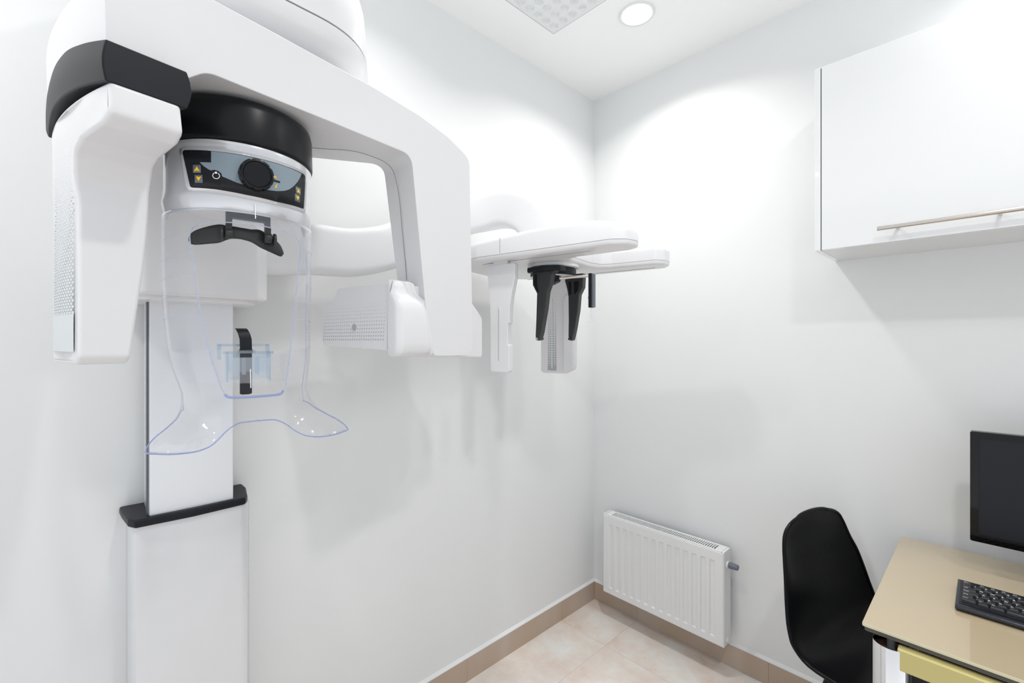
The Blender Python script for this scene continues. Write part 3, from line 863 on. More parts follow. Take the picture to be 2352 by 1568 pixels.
_lv = [(1.5360, .306, .1290, .010), (1.5345, .310, .1315, .004), (1.5300, .313, .1335, 0), (1.5180, .316, .1350, 0), (1.5060, .321, .1370, 0), (1.4975, .330, .1415, 0), (1.4900, .342, .1475, 0), (1.4800, .352, .1520, 0), (1.4650, .358, .1545, 0), (1.4300, .364, .1560, 0), (1.3900, .370, .1565, 0), (1.3720, .372, .1550, .001), (1.3630, .371, .1520, .004), (1.3590, .368, .1470, .009)]
loft_bm(bm, [plan_ring(*q) for q in _lv])
sh_ = finish(bm, 'tube_shoulder', 'plastic', X, sharp=60)
prism('tube_rear', rpoly([(.125, 1.528), (-.085, 1.528), (-.140, 1.490), (-.150, 1.40), (-.140, 1.375), (.125, 1.362)], .012, 4), VZ, .352, .53, 'plastic', X, bevel=.01, seg=3)
# outer housing behind the leg
outer_p = rpoly([(.50, 1.350), (.612, 1.346), (.615, 1.360), (.615, 1.462), (.560, 1.512), (.50, 1.518)], [0, .012, .01, .02, .02, 0], 5)
prism('outer_housing', outer_p, UZ, .100, -.13, 'plastic', X, bevel=.006, seg=3)
bm = bmesh.new()
rows = 11
for k in range(rows):
    z = 1.3985+(1.4850-1.3985)*k/(rows-1); rr = .0013*(1-k/(rows-1))**.8+.0005
    v0, v1 = -.1475+.0012*k, .0985+.0009*k
    for j in range(28):
        v = v0+(v1-v0)*j/27
        if k in (3, 4) and abs(v+.0125) < .0125: continue
        bm.faces.new([bm.verts.new(cf(.2612, v+a, z+b)) for a, b in ngon(0, 0, rr, n=10)])
sub(finish(bm, 'printed_dots', 'dot', th, smooth=False))
sub(lathe('laser_window', cf(.2605, -.0125, 1.4285), U, [(.0085, 0), (.0085, .002)], 'dot', th, n=24))
# seam between cover and shoulder
ss = [cf(.2606, .132, 1.5305), cf(.2606, .130, 1.520), cf(.2606, .124, 1.506), cf(.2606, .1195, 1.497), cf(.2606, .1180, 1.470), cf(.2606, .1160, 1.390), cf(.2620, .118, 1.374), cf(.268, .124, 1.369)]
sub(tube('cover_seam', smoothpath(ss, 4), .0007, 'seam', th, n=6))
sub(tube('arm_seam', smoothpath(seam, 5), .0007, 'seam', arm, n=6))
for p_ in (cf(.335, .100, 1.3545), cf(.49, .095, 1.3535)): lathe('rubber_bump', p_, Z, [(.006, 0), (.0075, .002), (.0075, .006)], 'plastic2', sh_, n=16)

# ---- centre unit: hub ring, housing, control panel, face shield. Local angle 0 faces theta0
TH0 = -6.0
def cy(th, z, r):   # th absolute degrees from +x
    a = R(th); return C+Vector((math.cos(a)*r, math.sin(a)*r, z))
def arc_ring(name, prof, mt, parent, n=72, **kw):
    bm = bmesh.new(); rings = [[cy(360*j/n, z, r) for j in range(n)] for r, z in prof]
    loft_bm(bm, rings, cap=True); return finish(bm, name, mt, parent, **kw)
arc_ring('hub_ring', [(.100, 1.739), (.1235, 1.7385), (.1270, 1.741), (.1275, 1.745), (.1262, 1.800), (.1235, 1.8125), (.115, 1.819), (.10, 1.8255)], 'black', X, sharp=50)
HA = 98
def shell(name, prof, mt, parent, a0=-HA, a1=HA, n=60, **kw):
    bm = bmesh.new(); rings = [[cy(TH0+a0+(a1-a0)*j/n, z, r) for r, z in prof] for j in range(n+1)]
    loft_bm(bm, rings, cap=True, closed=True); return finish(bm, name, mt, parent, **kw)
hs = shell('control_housing', [(.108, 1.7375), (.1238, 1.7375), (.1252, 1.735), (.1235, 1.729), (.1228, 1.722), (.1232, 1.700), (.1236, 1.660), (.1255, 1.648), (.1262, 1.640), (.1240, 1.632), (.1215, 1.620), (.1195, 1.6175), (.1170, 1.620), (.112, 1.640)], 'silver', X, sharp=60)
def patch(name, poly, r, mt, parent, thick=.0, dth=4, dz=.02):
    """printed or raised patch on the cylinder; poly in absolute (deg, z)"""
    bm = bmesh.new(); surf_patch(bm, poly, [], dth, dz, lambda a, b: cy(a, b, r))
    o = finish(bm, name, mt, parent, sharp=60)
    if thick:
        s = o.modifiers.new('solid', 'SOLIDIFY'); s.thickness = thick; s.offset = 0
    return o
def rp(poly, r):  # round corners in (arc metres, z) then back to degrees
    k = .127*math.pi/180
    return [(a/k, b) for a, b in rpoly([(a*k, b) for a, b in poly], r, 6)]
panel_poly = [(-48.3, 1.6530), (-10, 1.6425+.0025), (40.0, 1.6500), (42.8, 1.7175), (14, 1.7150), (-55.0, 1.7160)]
panel_poly = [(-48.0, 1.6530), (-30, 1.6510), (-10, 1.6475), (12, 1.6460), (40.0, 1.6500), (42.8, 1.7175), (20, 1.7160), (-10, 1.7150), (-33, 1.7152), (-55.0, 1.7165)]
frame_poly = rp([(-51.5, 1.6475), (-30, 1.6455), (-10, 1.6420), (12, 1.6405), (43.5, 1.6445), (46.5, 1.7225), (20, 1.7215), (-10, 1.7205), (-33, 1.7207), (-59.0, 1.7220)], [.008,0,0,0,.008,.008,0,0,0,.008])
bz = patch('panel_bezel', frame_poly, .1262, 'silver', hs, .0045); sub(bz)
cp = patch('control_panel', rp(panel_poly, [.005,0,0,0,.004,.007,0,0,0,.005]), .1290, 'panelblk', X, .0010)
cp['label'] = 'curved black control panel with yellow arrow buttons'
blue = [(-33.0, 1.7146), (-33.0, 1.6955), (-41.0, 1.6952), (-38.2, 1.6890), (-35.0, 1.6840), (-33.2, 1.6822), (-31.0, 1.6836), (-28.2, 1.6822), (-26.2, 1.6785), (-25.6, 1.6735), (-20, 1.6690), (-15.9, 1.6657), (-8, 1.6628), (0, 1.6620), (6, 1.6632), (12, 1.6652), (18, 1.6695), (22.5, 1.6750), (27, 1.6840), (31.5, 1.6960), (35.0, 1.7080), (36.5, 1.7155), (20, 1.7150), (-10, 1.7140)]
sub(patch('blue_grey_field', blue, .1297, 'panelblue', cp))
def arrow_up(a, z, s=1): return [(a-2.1, z-.0036*s), (a, z-.0024*s), (a+2.1, z-.0036*s), (a, z+.0046*s)]
for a, z, s in ((-42.9, 1.6840, 1), (-41.6, 1.6672, -1), (32.4, 1.6795, 1), (31.4, 1.6650, -1)):
    w = 2.9
    bt = patch('arrow_button', rp([(a-w, z-.0068), (a+w, z-.0068), (a+w-.3, z+.0068), (a-w-.3, z+.0068)], .0012), .1298, 'key_btn', cp, .0004); sub(bt)
    sub(patch('arrow', arrow_up(a, z-.0006*s, s), .1303, 'yellow', bt))
# power symbol: ring open at the top with a dot
cxp, czp = -29.6, 1.6738; k_ = .127*math.pi/180
bm = bmesh.new(); n = 22
for j in range(n):
    a0, a1 = R(118+304*j/n), R(118+304*(j+1)/n)
    q = [(cxp+math.cos(a)*r/k_, czp+math.sin(a)*r) for a, r in ((a0, .0056), (a1, .0056), (a1, .0045), (a0, .0045))]
    bm.faces.new([bm.verts.new(cy(a, b, .1300)) for a, b in q])
bm.faces.new([bm.verts.new(cy(cxp-.1+a/k_, czp+.0050+b, .1302)) for a, b in ngon(0, 0, .0018, n=14)])
sub(finish(bm, 'power_symbol', 'white_mark', cp, smooth=False))
bm = bmesh.new()
bm.faces.new([bm.verts.new(cy(a, b, .1300)) for a, b in ((9.4, 1.6808), (14.4, 1.6808), (14.4, 1.6845), (9.4, 1.6845))])
sub(finish(bm, 'tilt_bar', 'panelblk', cp, smooth=False))
bm = bmesh.new()
for pts in ([(9.3, 1.6925), (9.9, 1.6875), (11.7, 1.6900)], [(10.4, 1.6900), (11.3, 1.6895), (12.3, 1.6860), (11.9, 1.6858)],
            [(10.2, 1.6700), (10.6, 1.6748), (12.1, 1.6712)], [(11.0, 1.6740), (11.9, 1.6735), (12.2, 1.6785), (11.8, 1.6785)]):
    bm.faces.new([bm.verts.new(cy(a, b, .1300)) for a, b in pts])
sub(finish(bm, 'tilt_arrows', 'yellow', cp, smooth=False))
# knob
ka = -3.6; kc = cy(ka, 1.6835, .1285); kn = Vector((math.cos(R(ka)), math.sin(R(ka)), 0))
kn = (kn-Z*.10).normalized(); ta = Z.cross(kn).normalized(); tb = kn.cross(ta)
bm = bmesh.new(); N = 120; rings = []
def kr(base, j, notch):
    ph = (j*10/N) % 1.0; return base-(notch if ph < .22 else 0)
for r, h, nt in ((.0235, 0, 0), (.0270, .001, .0), (.0272, .004, .0016), (.0268, .013, .0016), (.0252, .0155, .0006), (.0222, .0162, 0), (.0214, .0150, 0), (.0205, .0156, 0), (.010, .0160, 0)):
    rings.append([kc+kn*h+(ta*math.cos(2*math.pi*j/N)+tb*math.sin(2*math.pi*j/N))*kr(r, j, nt) for j in range(N)])
loft_bm(bm, rings); kb = finish(bm, 'knob', 'black', cp, sharp=30); sub(kb); kb['label'] = 'round black rotary knob'

# ---- clear face shield
def lean(z):      # the lower part of the shield sits a little to one side
    return Vector((.69, .724, 0))*lerpk([(1.20, .0165), (1.285, .0120), (1.38, .0035), (1.45, 0)], z)
def rz(z): return lerpk([(1.285, .1005), (1.33, .1115), (1.38, .1195), (1.46, .1230), (1.53, .1245), (1.62, .1245)], z)
WING = [(0, 0, .103, 1.2525), (14, 14, .1035, 1.2512), (22, 21, .107, 1.2460), (28, 26.5, .114, 1.2365), (32, 29.5, .124, 1.2270), (36, 32, .142, 1.2190), (41, 36, .163, 1.2160), (47, 43, .178, 1.2160), (53, 51, .186, 1.2172),
        (57, 55.5, .1900, 1.2180), (61, 58, .1855, 1.2225), (66, 62, .168, 1.2340), (72, 68, .138, 1.2480), (79, 76, .117, 1.2590), (88, 87, .108, 1.2660), (100, 100, .104, 1.2680)]
def wing(a):
    s_ = -1 if a < 0 else 1; a = abs(a)
    return s_*lerpk([(q[0], q[1]) for q in WING], a), lerpk([(q[0], q[2]) for q in WING], a), lerpk([(q[0], q[3]) for q in WING], a)
def shield_fn(a, q):
    if q >= 1.300: r, z, aa = rz(q), q, a
    else:
        k = (1.300-q)/.1; ab, rb, zb = wing(a); r0 = rz(1.300); fl = min(1, max(0, (rb-.105)/.06))
        g = k**(1.25+.9*fl); z = 1.300+(zb-1.300)*(k**(1-.22*fl)); r = r0+(rb-r0)*g; aa = a+(ab-a)*k
    return cy(TH0+aa, z, r)+lean(z)
def window_half(z): return lerpk([(1.294, 27.0), (1.38, 32.4), (1.46, 37.6), (1.52, 41.2), (1.57, 44.6), (1.60, 45.0)], z)
wr = []
zs_ = [1.312+(1.572-1.312)*i/14 for i in range(15)]
right = [(window_half(z), z) for z in zs_]
right += [(44.2, 1.580), (42.0, 1.587), (37.5, 1.5925), (30, 1.5955), (20, 1.5975), (10, 1.5985)]
top = right+[(0, 1.5990)]+[(-a, z) for a, z in right[::-1]]
botw = [(-26.2, 1.303), (-24.0, 1.2970), (-19.5, 1.2940), (-10, 1.2928), (0, 1.2925), (10, 1.2928), (19.5, 1.2940), (24.0, 1.2970), (26.2, 1.303)]
win = top+[(-a if False else a, z) for a, z in botw]
bm = bmesh.new()
def qcuts(lo, hi):
    out = []; q = 1.2
    while q < 1.305: out.append(q); q += .0065
    while q < hi: out.append(q); q += .03
    return [c for c in out if lo+1e-5 < c < hi-1e-5]
# lower part: a horizontal cut of each shoulder wing follows BOT, so the q-domain is a plain rectangle
surf_patch(bm, [(-HA, 1.200), (HA, 1.200), (HA, 1.6195), (-HA, 1.6195)], [win], 2.5, qcuts, shield_fn)
fs_ = finish(bm, 'face_shield', ['clear', 'rim'], X, sharp=80)
s = fs_.modifiers.new('solid', 'SOLIDIFY'); s.thickness = .0020; s.offset = 0; s.material_offset_rim = 1
bm = bmesh.new(); wp = [shield_fn(a, z) for a, z in win]
tube_bm(bm, wp, .0013, 8, closed=True)
sub(finish(bm, 'window_edge', 'rimc', fs_, sharp=80))
bm = bmesh.new(); tube_bm(bm, [shield_fn(-HA+2*HA*j/110, 1.2003) for j in range(111)], .0012, 8)
sub(finish(bm, 'bottom_edge', 'rim', fs_, sharp=80))
bm = bmesh.new()
for sg in (-1, 1): tube('side_edge', [shield_fn(sg*(HA-.2), 1.201+.416*j/60) for j in range(61)], .0014, 'rimc', fs_, n=8, sharp=80)
# engraved height marks on the flanks
bm = bmesh.new()
for k in range(5):
    z = 1.575-.0345*k
    for sg in (-1, 1):
        a0, a1 = window_half(z)+3, 92
        tube('engraved_line', [cy(TH0+sg*(a0+(a1-a0)*j/12), z-.004*abs(a0+(a1-a0)*j/12-45)/45, rz(z)+.0013)+lean(z) for j in range(13)], .0004, 'rimc', fs_, n=6)
# frosted band carrying the chin rest
bm = bmesh.new()
def band_r(z): return rz(z)-.0045
def band_top(a): return 1.3800 if abs(a) > 17 else (1.3715 if abs(a) < 14 else 1.3715+(abs(a)-14)/3*.0085)
bo = [(-88, 1.326), (-60, 1.3225), (-30, 1.3205), (0, 1.3200), (30, 1.3205), (60, 1.3225), (88, 1.326)] + \
     [(88, 1.3800), (40, 1.3800), (26, 1.3795), (18.5, 1.378), (17, 1.3745), (15.5, 1.3665), (13.5, 1.3650), (-13.5, 1.3650), (-15.5, 1.3665), (-17, 1.3745), (-18.5, 1.378), (-26, 1.3795), (-40, 1.3800), (-88, 1.3800)]
surf_patch(bm, bo, [], 4, .02, lambda a, z: cy(TH0+a, z, band_r(z))+lean(z))
sub(finish(bm, 'frosted_band', 'frost', fs_, sharp=80))
# tray pane closing the lower window
bm = bmesh.new()
tp = [(a, z) for a, z in win if z < 1.372]
tp = [(window_half(1.372), 1.372)]+[(-window_half(1.372), 1.372)]+[(-window_half(z)*1.0, z) for z in (1.35, 1.33, 1.315)]+botw+[(window_half(z), z) for z in (1.315, 1.33, 1.35)]
surf_patch(bm, tp, [], 4, .02, lambda a, z: cy(TH0+a, z, rz(max(z, 1.285))-.001)+lean(z))
sub(finish(bm, 'tray_pane', 'clear', fs_, sharp=80))
be = [shield_fn(a, z) for a, z in botw]
sub(tube('tray_edge', smoothpath([p-Z*.0008 for p in be], 3), .0023, 'rim', fs_, n=10))

# ---- head support
def hp(a, z, r): return cy(TH0+a, z, r)
F = Vector((math.cos(R(TH0)), math.sin(R(TH0)), 0)); G = Vector((-F.y, F.x, 0))   # forward / sideways of the centre unit
def loc(f, g, z): return C+F*f+G*g+Z*z
bm = bmesh.new(); rings = []
NS = 40
for i in range(NS+1):
    s = -1+2*i/NS; g = -.0125+.0755*s; q = abs(s)
    f = .086-.028*q**2
    zc = lerpk([(-1, 1.5725), (-.85, 1.5760), (-.5, 1.5830), (-.1, 1.5885), (.3, 1.5860), (.7, 1.5765), (.9, 1.5700), (1, 1.5660)], s)
    hh = lerpk([(0, .0105), (.2, .0115), (.45, .0165), (.7, .0150), (.88, .0125), (.96, .0090), (1, .003)], q)
    tt = .0035+.002*(1-q)
    sg = [loc(f+tt*math.cos(a), g, zc+hh*math.sin(a)) for a in [2*math.pi*k/16 for k in range(16)]]
    rings.append(sg)
loft_bm(bm, rings); hsup = finish(bm, 'head_support', 'blackg', X, sharp=60)
for g in (-.031, .031):
    bm = bmesh.new()
    cyl_bm(bm, loc(.091, g-.006, 1.5845), G, [(.008, 0), (.0088, .001), (.0088, .011), (.008, .012)], 20)
    cyl_bm(bm, loc(.089, g-(.0135 if g < 0 else -.0085), 1.5830), G, [(.0105, 0), (.0118, .001), (.0118, .004), (.0105, .005)], 20)
    box_g = [(g-.0045, 1.586), (g+.0045, 1.586), (g+.0045, 1.606), (g-.0045, 1.606)]
    prism_bm(bm, box_g, Fr(C, G, Z, F), .086, .094)
    finish(bm, 'hinge', 'blackg', hsup, sharp=40)
br = [(-.0355, 1.592), (-.0355, 1.642), (.0355, 1.642), (.0355, 1.592), (.0255, 1.592), (.0255, 1.6125), (-.0255, 1.6125), (-.0255, 1.592)]
hb = prism('support_bracket', br, Fr(C, G, Z, F), .082, .091, 'greyb', X, bevel=.002)
# white centre lines
bm = bmesh.new()
a = 2.4; r = .1275
bm.faces.new([bm.verts.new(p) for p in (cy(-4.2, 1.6350, r), cy(-3.6, 1.6350, r), cy(-3.2, 1.6090, .1265), cy(-3.8, 1.6090, .1265))])
r = rz(1.33)+.0022
bm.faces.new([bm.verts.new(p) for p in (cy(-7.1+.4, 1.3452, r), cy(-6.3+.4, 1.3452, r), cy(-6.0+.4, 1.3117, r), cy(-6.8+.4, 1.3117, r))])
sub(finish(bm, 'centre_line', 'white_mark', fs_, smooth=False))

# ---- chin rest with bite block
cr = thing  # noqa
def chin():
    f0, f1 = .070, .1065
    FR = Fr(C, G, Z, F)
    bm = bmesh.new()
    # hollow clear box: front plate, side plates, flange
    prism_bm(bm, rpoly([(-.0335, 1.325), (.0335, 1.325), (.0345, 1.376), (-.0345, 1.376)], .003), FR, f0, f0+.003)
    prism_bm(bm, rpoly([(-.036, 1.340), (.0335, 1.340), (.0335, 1.366), (-.036, 1.366)], .006), FR, f1-.004, f1-.001)
    ch = finish(bm, 'chin_rest', 'blueclear', X, bevel=.0008, seg=2)
    bm = bmesh.new()
    for g in (-.0350, .0315): box_bm(bm, g, g+.0035, 1.322, 1.376, f0, f1-.012, 0, FR)
    # stepped rails
    box_bm(bm, -.040, .038, 1.3720, 1.3765, f1-.022, f1-.002, 0, FR)
    box_bm(bm, -.046, .034, 1.3855, 1.3895, f0-.004, f0+.006, 0, FR)
    box_bm(bm, -.0475, -.0415, 1.362, 1.3895, f0, f0+.012, 0, FR); box_bm(bm, .0300, .0350, 1.372, 1.3895, f0, f0+.012, 0, FR)
    for g in (-.013, .008):
        prism_bm(bm, rpoly([(g, 1.335), (g+.0065, 1.335), (g+.0065, 1.366), (g, 1.366)], .003), FR, f1-.004, f1+.001)
    sub(finish(bm, 'chin_rest_rail', 'blueclear2', ch, bevel=.0008, seg=2))
    # clamp
    box('bite_clamp', -.0190, .0095, 1.3735, 1.3785, .084, .101, 'blueclear2', ch, fr=FR, bevel=.0015).location = (0,0,0)
    # black bite block: curved strip with a hook to the left at the top
    bm = bmesh.new(); g0, g1 = -.0145, .0045; rings = []
    path = [(.0935, 1.2985, 1), (.0938, 1.300, 1), (.0940, 1.33, 1), (.0940, 1.36, 1), (.0938, 1.385, 1), (.0930, 1.398, 1), (.0905, 1.408, 1), (.0860, 1.4145, 1), (.0790, 1.4170, 1)]
    for i, (f, z, w) in enumerate(path):
        a_, b_ = g0, g1
        if i == 0: a_, b_ = g0+.004, g1-.004
        tk = .0026
        k = max(0, (z-1.392))/.025          # the top leans to the side and narrows into a lip
        a_ -= .006*k*k; b_ -= .0065*k*k
        rings.append([loc(f-tk*.5, a_, z), loc(f-tk*.5, b_, z), loc(f+tk*.5, b_, z+tk*.3), loc(f+tk*.5, a_, z+tk*.3)])
    loft_bm(bm, rings)
    bb = finish(bm, 'bite_block', 'black2', X, bevel=.0008, seg=2, sharp=40)
    bb['label'] = 'hooked black bite strip'
    lw = box('bite_collar', -.0155, .0055, 1.3735, 1.3800, .0905, .0975, 'black', bb, fr=FR, bevel=.001); lw.location = (0,0,0)
chin()
# short hanger that carries the housing behind the shield
arc_ring('hub_core', [(.075, 1.64), (.098, 1.645), (.098, 1.7395)], 'plastic2', X)

# ============================================================ CEPHALOSTAT (part of the same machine)
ca = R(11.0); P_ = Vector((math.cos(ca), math.sin(ca), 0)); Q_ = Vector((-math.sin(ca), math.cos(ca), 0)); OC = Vector((.30, -.95, 0))
PQ = Fr(OC, P_, Q_, Z); PZ = Fr(OC, P_, Z, Q_); QZ = Fr(OC, Q_, Z, P_)
def pq(p, q, z): return OC+P_*p+Q_*q+Z*z
# arm from carriage, rising and curving over the head
apath = smoothpath([(.135, -1.71, 1.650), (.125, -1.655, 1.650), (.120, -1.54, 1.662), (.120, -1.43, 1.667), (.122, -1.34, 1.688), (.125, -1.27, 1.716), (.13, -1.15, 1.785), (.140, -1.03, 1.846), (.180, -.935, 1.876), (.255, -.885, 1.882), (.335, -.865, 1.850), (.385, -.85, 1.790), (.42, -.84, 1.725)], 6)
bm = bmesh.new(); rings = []; K = len(apath)
for i, p in enumerate(apath):
    a = apath[max(i-1, 0)]; b = apath[min(i+1, K-1)]; tg = (b-a).normalized()
    side = tg.cross(Z).normalized(); upv = side.cross(tg).normalized()
    f = i/(K-1); h = .076-.012*f; w = .030+.012*f
    sec_ = rpoly([(-w, -h), (w, -h), (w, h), (-w, h)], .026, 5)
    rings.append([p+side*x+upv*y for x, y in sec_])
loft_bm(bm, rings); finish(bm, 'cephalostat_arm', 'plastic2', X, sharp=50)
# U-shaped head: lower tray and upper cover
Uplan = [(-.185, .02), (-.12, -.085), (-.02, -.118), (.20, -.118), (.455, -.118), (.492, -.095), (.508, -.055), (.500, -.020), (.470, -.004), (.300, .0), (.262, .02), (.248, .06), (.248, .20), (.262, .245), (.300, .262), (.455, .270), (.478, .300), (.480, .350), (.455, .385), (.10, .392), (-.08, .385), (-.17, .30), (-.20, .16)]
Uplan = rpoly(Uplan, [.03,.03,.04,.1,.02,.02,.02,.02,.02,.03,.02,.02,.02,.02,.03,.02,.02,.02,.03,.1,.04,.04,.04], 3)
def orient_inset(pl, d):
    area = sum(a[0]*b[1]-b[0]*a[1] for a, b in zip(pl, pl[1:]+pl[:1])); sg = 1 if area > 0 else -1; out = []
    for i in range(len(pl)):
        a = Vector(pl[i-1]); b = Vector(pl[(i+1) % len(pl)]); tg = (b-a).normalized()
        out.append((pl[i][0]-tg.y*d*sg, pl[i][1]+tg.x*d*sg))
    return out
def pillow(name, plan, layers, fr, mt, parent, sharp=50):
    bm = bmesh.new(); rings = []
    for d, zf in layers:
        pl = orient_inset(plan, d) if d else plan
        rings.append([fr.p(a, b, zf(a, b) if callable(zf) else zf) for a, b in pl])
    vs = loft_bm(bm, rings, cap=False)
    for ring, d in ((vs[0], layers[0][0]), (vs[-1], layers[-1][0])):
        pl = orient_inset(plan, d) if d else plan
        for tri in tessellate_polygon([[Vector((a, b, 0)) for a, b in pl]]):
            try: bm.faces.new([ring[i] for i in tri])
            except ValueError: pass
    return finish(bm, name, mt, parent, sharp=sharp)
def ctop(p, q):
    a = lerpk([(-.2, 1.722), (-.02, 1.7275), (.09, 1.7345), (.25, 1.7425), (.35, 1.7410), (.45, 1.7280), (.51, 1.7060)], p)
    b = lerpk([(.2, 1.735), (.30, 1.727), (.48, 1.7235)], p)
    k = min(1, max(0, (q-.02)/.22)); return a*(1-k)+b*k
_U = []
for (a0, b0), (a1, b1) in zip(Uplan, Uplan[1:]+Uplan[:1]):
    k_ = max(1, int(math.hypot(a1-a0, b1-b0)/.03))
    for q_ in range(k_): _U.append((a0+(a1-a0)*q_/k_, b0+(b1-b0)*q_/k_))
Uplan = _U
ct = pillow('cephalostat_head', Uplan, [(.014, 1.6590), (.008, 1.6596), (.0035, 1.6615), (.001, 1.6650), (0, 1.6735)], PQ, 'plastic', X)
pillow('cover_seam', Uplan, [(.0006, 1.6735), (.0006, 1.6748)], PQ, 'seam', ct)
pillow('upper_cover', Uplan, [(0, 1.6748), (.0, lambda a, b: ctop(a, b)-.016), (.002, lambda a, b: ctop(a, b)-.008), (.006, lambda a, b: ctop(a, b)-.003), (.012, lambda a, b: ctop(a, b)-.0006), (.020, ctop)], PQ, 'plastic', ct)
box('slide_slot', -.03, .37, -.0715, -.0695, 1.6582, 1.6592, 'seam', ct, fr=PQ, smooth=False)
box('slide_slot', -.118, .43, .342, .344, 1.6582, 1.6592, 'seam', ct, fr=PQ, smooth=False)
bm = bmesh.new(); tube_bm(bm, [pq(.078, -.1183, z) for z in (1.678, 1.70, 1.727)], .0006, 6)
sub(finish(bm, 'joint_line', 'seam', ct))
# secondary collimator plate
colz = [(-.004, 1.650), (.108, 1.650), (.1115, 1.644), (.110, 1.600), (.098, 1.55), (.0905, 1.505), (.0895, 1.455), (.083, 1.452), (.083, 1.385), (.0885, 1.380), (.0885, 1.298), (.083, 1.292), (.017, 1.292), (.0115, 1.298), (.0105, 1.45), (.008, 1.52), (.001, 1.59), (-.0065, 1.644)]
cpz = prism('collimator_plate', rpoly(colz, [.004,.004,.004,.03,.03,.02,.003,.003,.003,.003,.004,.006,.006,.006,.03,.03,.03,.004], 3), PZ, -.082, -.060, 'plastic2', X, bevel=.004, seg=3)
sub(box('hanger', .022, .080, 1.648, 1.660, -.080, -.062, 'plastic2', cpz, fr=PZ))
bm = bmesh.new(); box_bm(bm, .0445, .0465, 1.330, 1.502, -.0829, -.0820, 0, PZ)
sub(finish(bm, 'slit', 'dot', cpz, smooth=False))
bm = bmesh.new(); pth = [(.0375, 1.5), (.0375, 1.325), (.0405, 1.3185), (.0455, 1.316), (.0505, 1.3185), (.0535, 1.325), (.0535, 1.5), (.0505, 1.5075), (.0455, 1.510), (.0405, 1.5075)]
tube_bm(bm, [PZ.p(a, b, -.0821) for a, b in pth], .0009, 6, closed=True)
sub(finish(bm, 'slit_rim', 'plastic2', cpz))
# image sensor
snp = prism('sensor_plate', rpoly([(-.056, 1.64), (-.050, 1.56), (-.0555, 1.50), (-.0555, 1.272), (-.045, 1.262), (.062, 1.2625), (.100, 1.282), (.104, 1.30), (.104, 1.44), (.098, 1.56), (.090, 1.64)], [.0,.02,.02,.006,.006,.01,.01,.01,.03,.03,0], 3),
             PZ, .345, .372, 'plastic', X, bevel=.008, seg=3)
sub(prism('sensor_casing', rpoly([(.060, 1.262), (.104, 1.285), (.104, 1.48), (.096, 1.57), (.072, 1.585), (.062, 1.56)], .008, 3), PZ, .333, .345, 'plastic', snp, bevel=.008, seg=3))
sub(box('hanger', -.045, .085, 1.638, 1.659, .343, .371, 'plastic2', snp, fr=PZ))
bm = bmesh.new(); nr = 34
for k in range(nr):
    z = 1.279+(1.60-1.279)*k/(nr-1); rr = max(.0010, .0046*(1-k/(nr-1))**.85)
    for a, c0 in enumerate((-.0150, -.0045, .0065, .0170)):
        if rr > .0044: bm.faces.new([bm.verts.new(PZ.p(c0+x, z+y, .3438-.00003*a)) for x, y in ((-.0048,-.0045),(.0048,-.0045),(.0048,.0045),(-.0048,.0045))])
        else: bm.faces.new([bm.verts.new(PZ.p(c0+x, z+y, .3438-.00003*a)) for x, y in ngon(0, 0, rr, n=12)])
sub(finish(bm, 'printed_dots', 'dot', snp, smooth=False))
sub(prism('groove', rpoly([(-.0015, 1.284), (.0035, 1.284), (.0035, 1.574), (-.0015, 1.574)], .0024, 4), PZ, .3425, .345, 'plastic2', snp, bevel=.0008, seg=2))
# ear rod carrier
ec = (.150, .098)
disc = lathe('carrier_disc', pq(*ec, 1.6470), Z, [(.088, .0135), (.090, .009), (.090, .002), (.085, .0)], 'plastic2', X, n=48)
tr = lathe('turntable', pq(*ec, 1.6200), Z, [(.078, 0), (.0800, .002), (.0800, .020), (.0790, .024), (.076, .0268)], 'black2', X, n=48)
sub(lathe('turntable_face', pq(*ec, 1.6180), Z, [(.070, 0), (.077, .0022)], 'plastic2', tr, n=48))
sub(lathe('turntable_hub', pq(ec[0]+.004, ec[1]-.03, 1.5900), Z, [(.018, 0), (.034, .008), (.038, .016), (.038, .0285)], 'black', tr, n=40))
sub(prism('rail_cover', rpoly([(.100, .000), (.175, -.012), (.225, .010), (.225, .060), (.150, .075), (.105, .050)], .014, 4), PQ, 1.6265, 1.6440, 'black2', tr, bevel=.004))
def ear_rod(q0, prof, thick, pin):
    o = prism('ear_rod', rpoly(prof, .004, 3), PZ, q0-thick, q0+thick, 'blackg', X, bevel=.0045, seg=3)
    return o
e1 = ear_rod(.020, [(.1210, 1.634), (.1220, 1.585), (.1390, 1.555), (.1360, 1.470), (.1330, 1.412), (.1350, 1.400), (.1410, 1.396), (.1480, 1.400), (.1560, 1.425), (.1720, 1.505), (.1790, 1.560), (.1900, 1.585), (.1960, 1.615), (.2120, 1.6265), (.2120, 1.634)], .0125, 1)
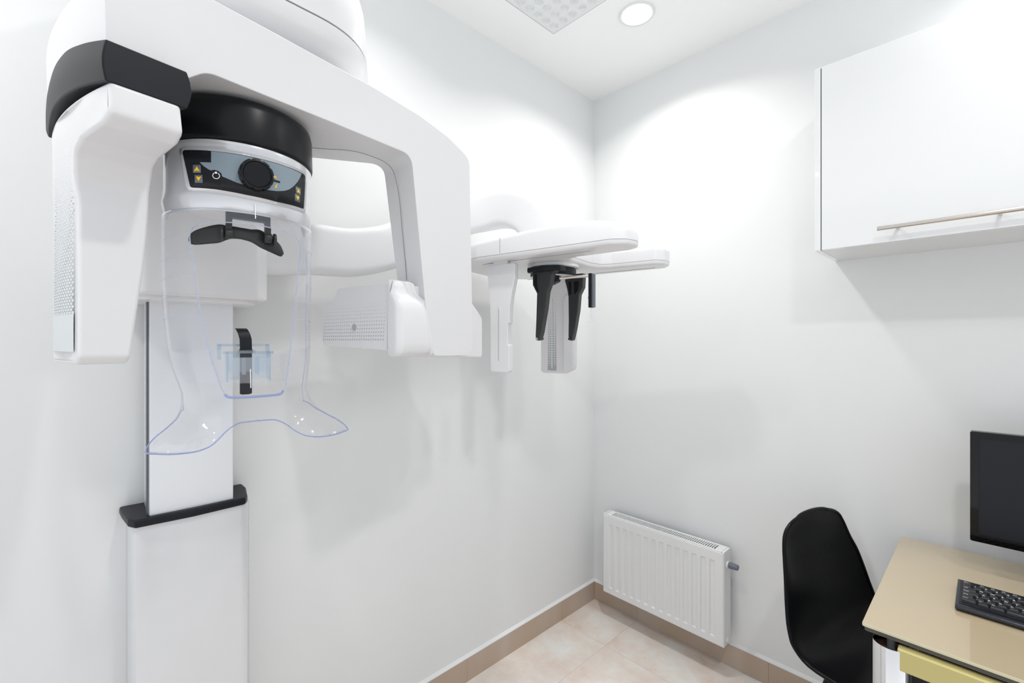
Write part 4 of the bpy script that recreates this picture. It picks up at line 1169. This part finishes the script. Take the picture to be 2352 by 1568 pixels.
e2 = ear_rod(.172, [(.1620, 1.612), (.1700, 1.585), (.1760, 1.555), (.1770, 1.470), (.1760, 1.412), (.1790, 1.400), (.1850, 1.396), (.1920, 1.400), (.2020, 1.440), (.2140, 1.505), (.2190, 1.560), (.2330, 1.585), (.2350, 1.620), (.2350, 1.634), (.1620, 1.634)], .0125, 1)
sub(lathe('pivot_screw', pq(.1410, .0060, 1.4030), -Q_, [(.0045, 0), (.0045, .0022)], 'steel', e1, n=18))
sub(prism('recess', rpoly([(.1290, 1.6200), (.1400, 1.6200), (.1400, 1.5850), (.1490, 1.5550), (.1380, 1.5650), (.1290, 1.5850)], .002), PZ, .0068, .0078, 'black', e1))
sub(prism('recess', rpoly([(.1780, 1.6080), (.1880, 1.6080), (.1880, 1.5600), (.1800, 1.5600)], .002), PZ, .1588, .1598, 'black', e2))
sub(prism('recess', rpoly([(.1990, 1.6080), (.2200, 1.6080), (.2150, 1.5750), (.2010, 1.5600)], .002), PZ, .1588, .1598, 'black', e2))
sub(lathe('ear_pin', pq(.1430, .0320, 1.4030), Q_, [(.0045, 0), (.0045, .006), (.003, .010)], 'blackg', e1, n=16))
sub(lathe('ear_pin', pq(.1830, .1600, 1.4030), -Q_, [(.0045, 0), (.0045, .006), (.003, .010)], 'blackg', e2, n=16))
# nasion support
nr_ = tube('nasion_rod', [pq(.196, .062, 1.6080), pq(.290, .098, 1.6130)], .0048, 'steel', X, n=18); nr_['label'] = 'steel nasion support rod'
nb = box('nasion_holder', .2885, .3000, 1.5065, 1.6205, .090, .112, 'black2', X, fr=PZ, bevel=.0015)
sub(box('slider', .2995, .3060, 1.5075, 1.6180, .092, .110, 'greyb', nb, fr=PZ, bevel=.001))
sub(lathe('thumb_screw', pq(.2885, .100, 1.540), -P_, [(.0045, 0), (.0045, .004)], 'steel', nb, n=14))
bm = bmesh.new(); box_bm(bm, .2925, .3035, 1.462, 1.5065, .098, .104, 0, PZ); box_bm(bm, .280, .3035, 1.456, 1.462, .094, .108, 0, PZ)
sub(finish(bm, 'clear_scale', 'clear', nb, bevel=.001, seg=2))
bm = bmesh.new()
for k in range(5): box_bm(bm, .2935, .2965, 1.470+.0075*k, 1.4708+.0075*k, .0975, .0979, 0, PZ)
sub(finish(bm, 'scale_marks', 'seam', nb, smooth=False))
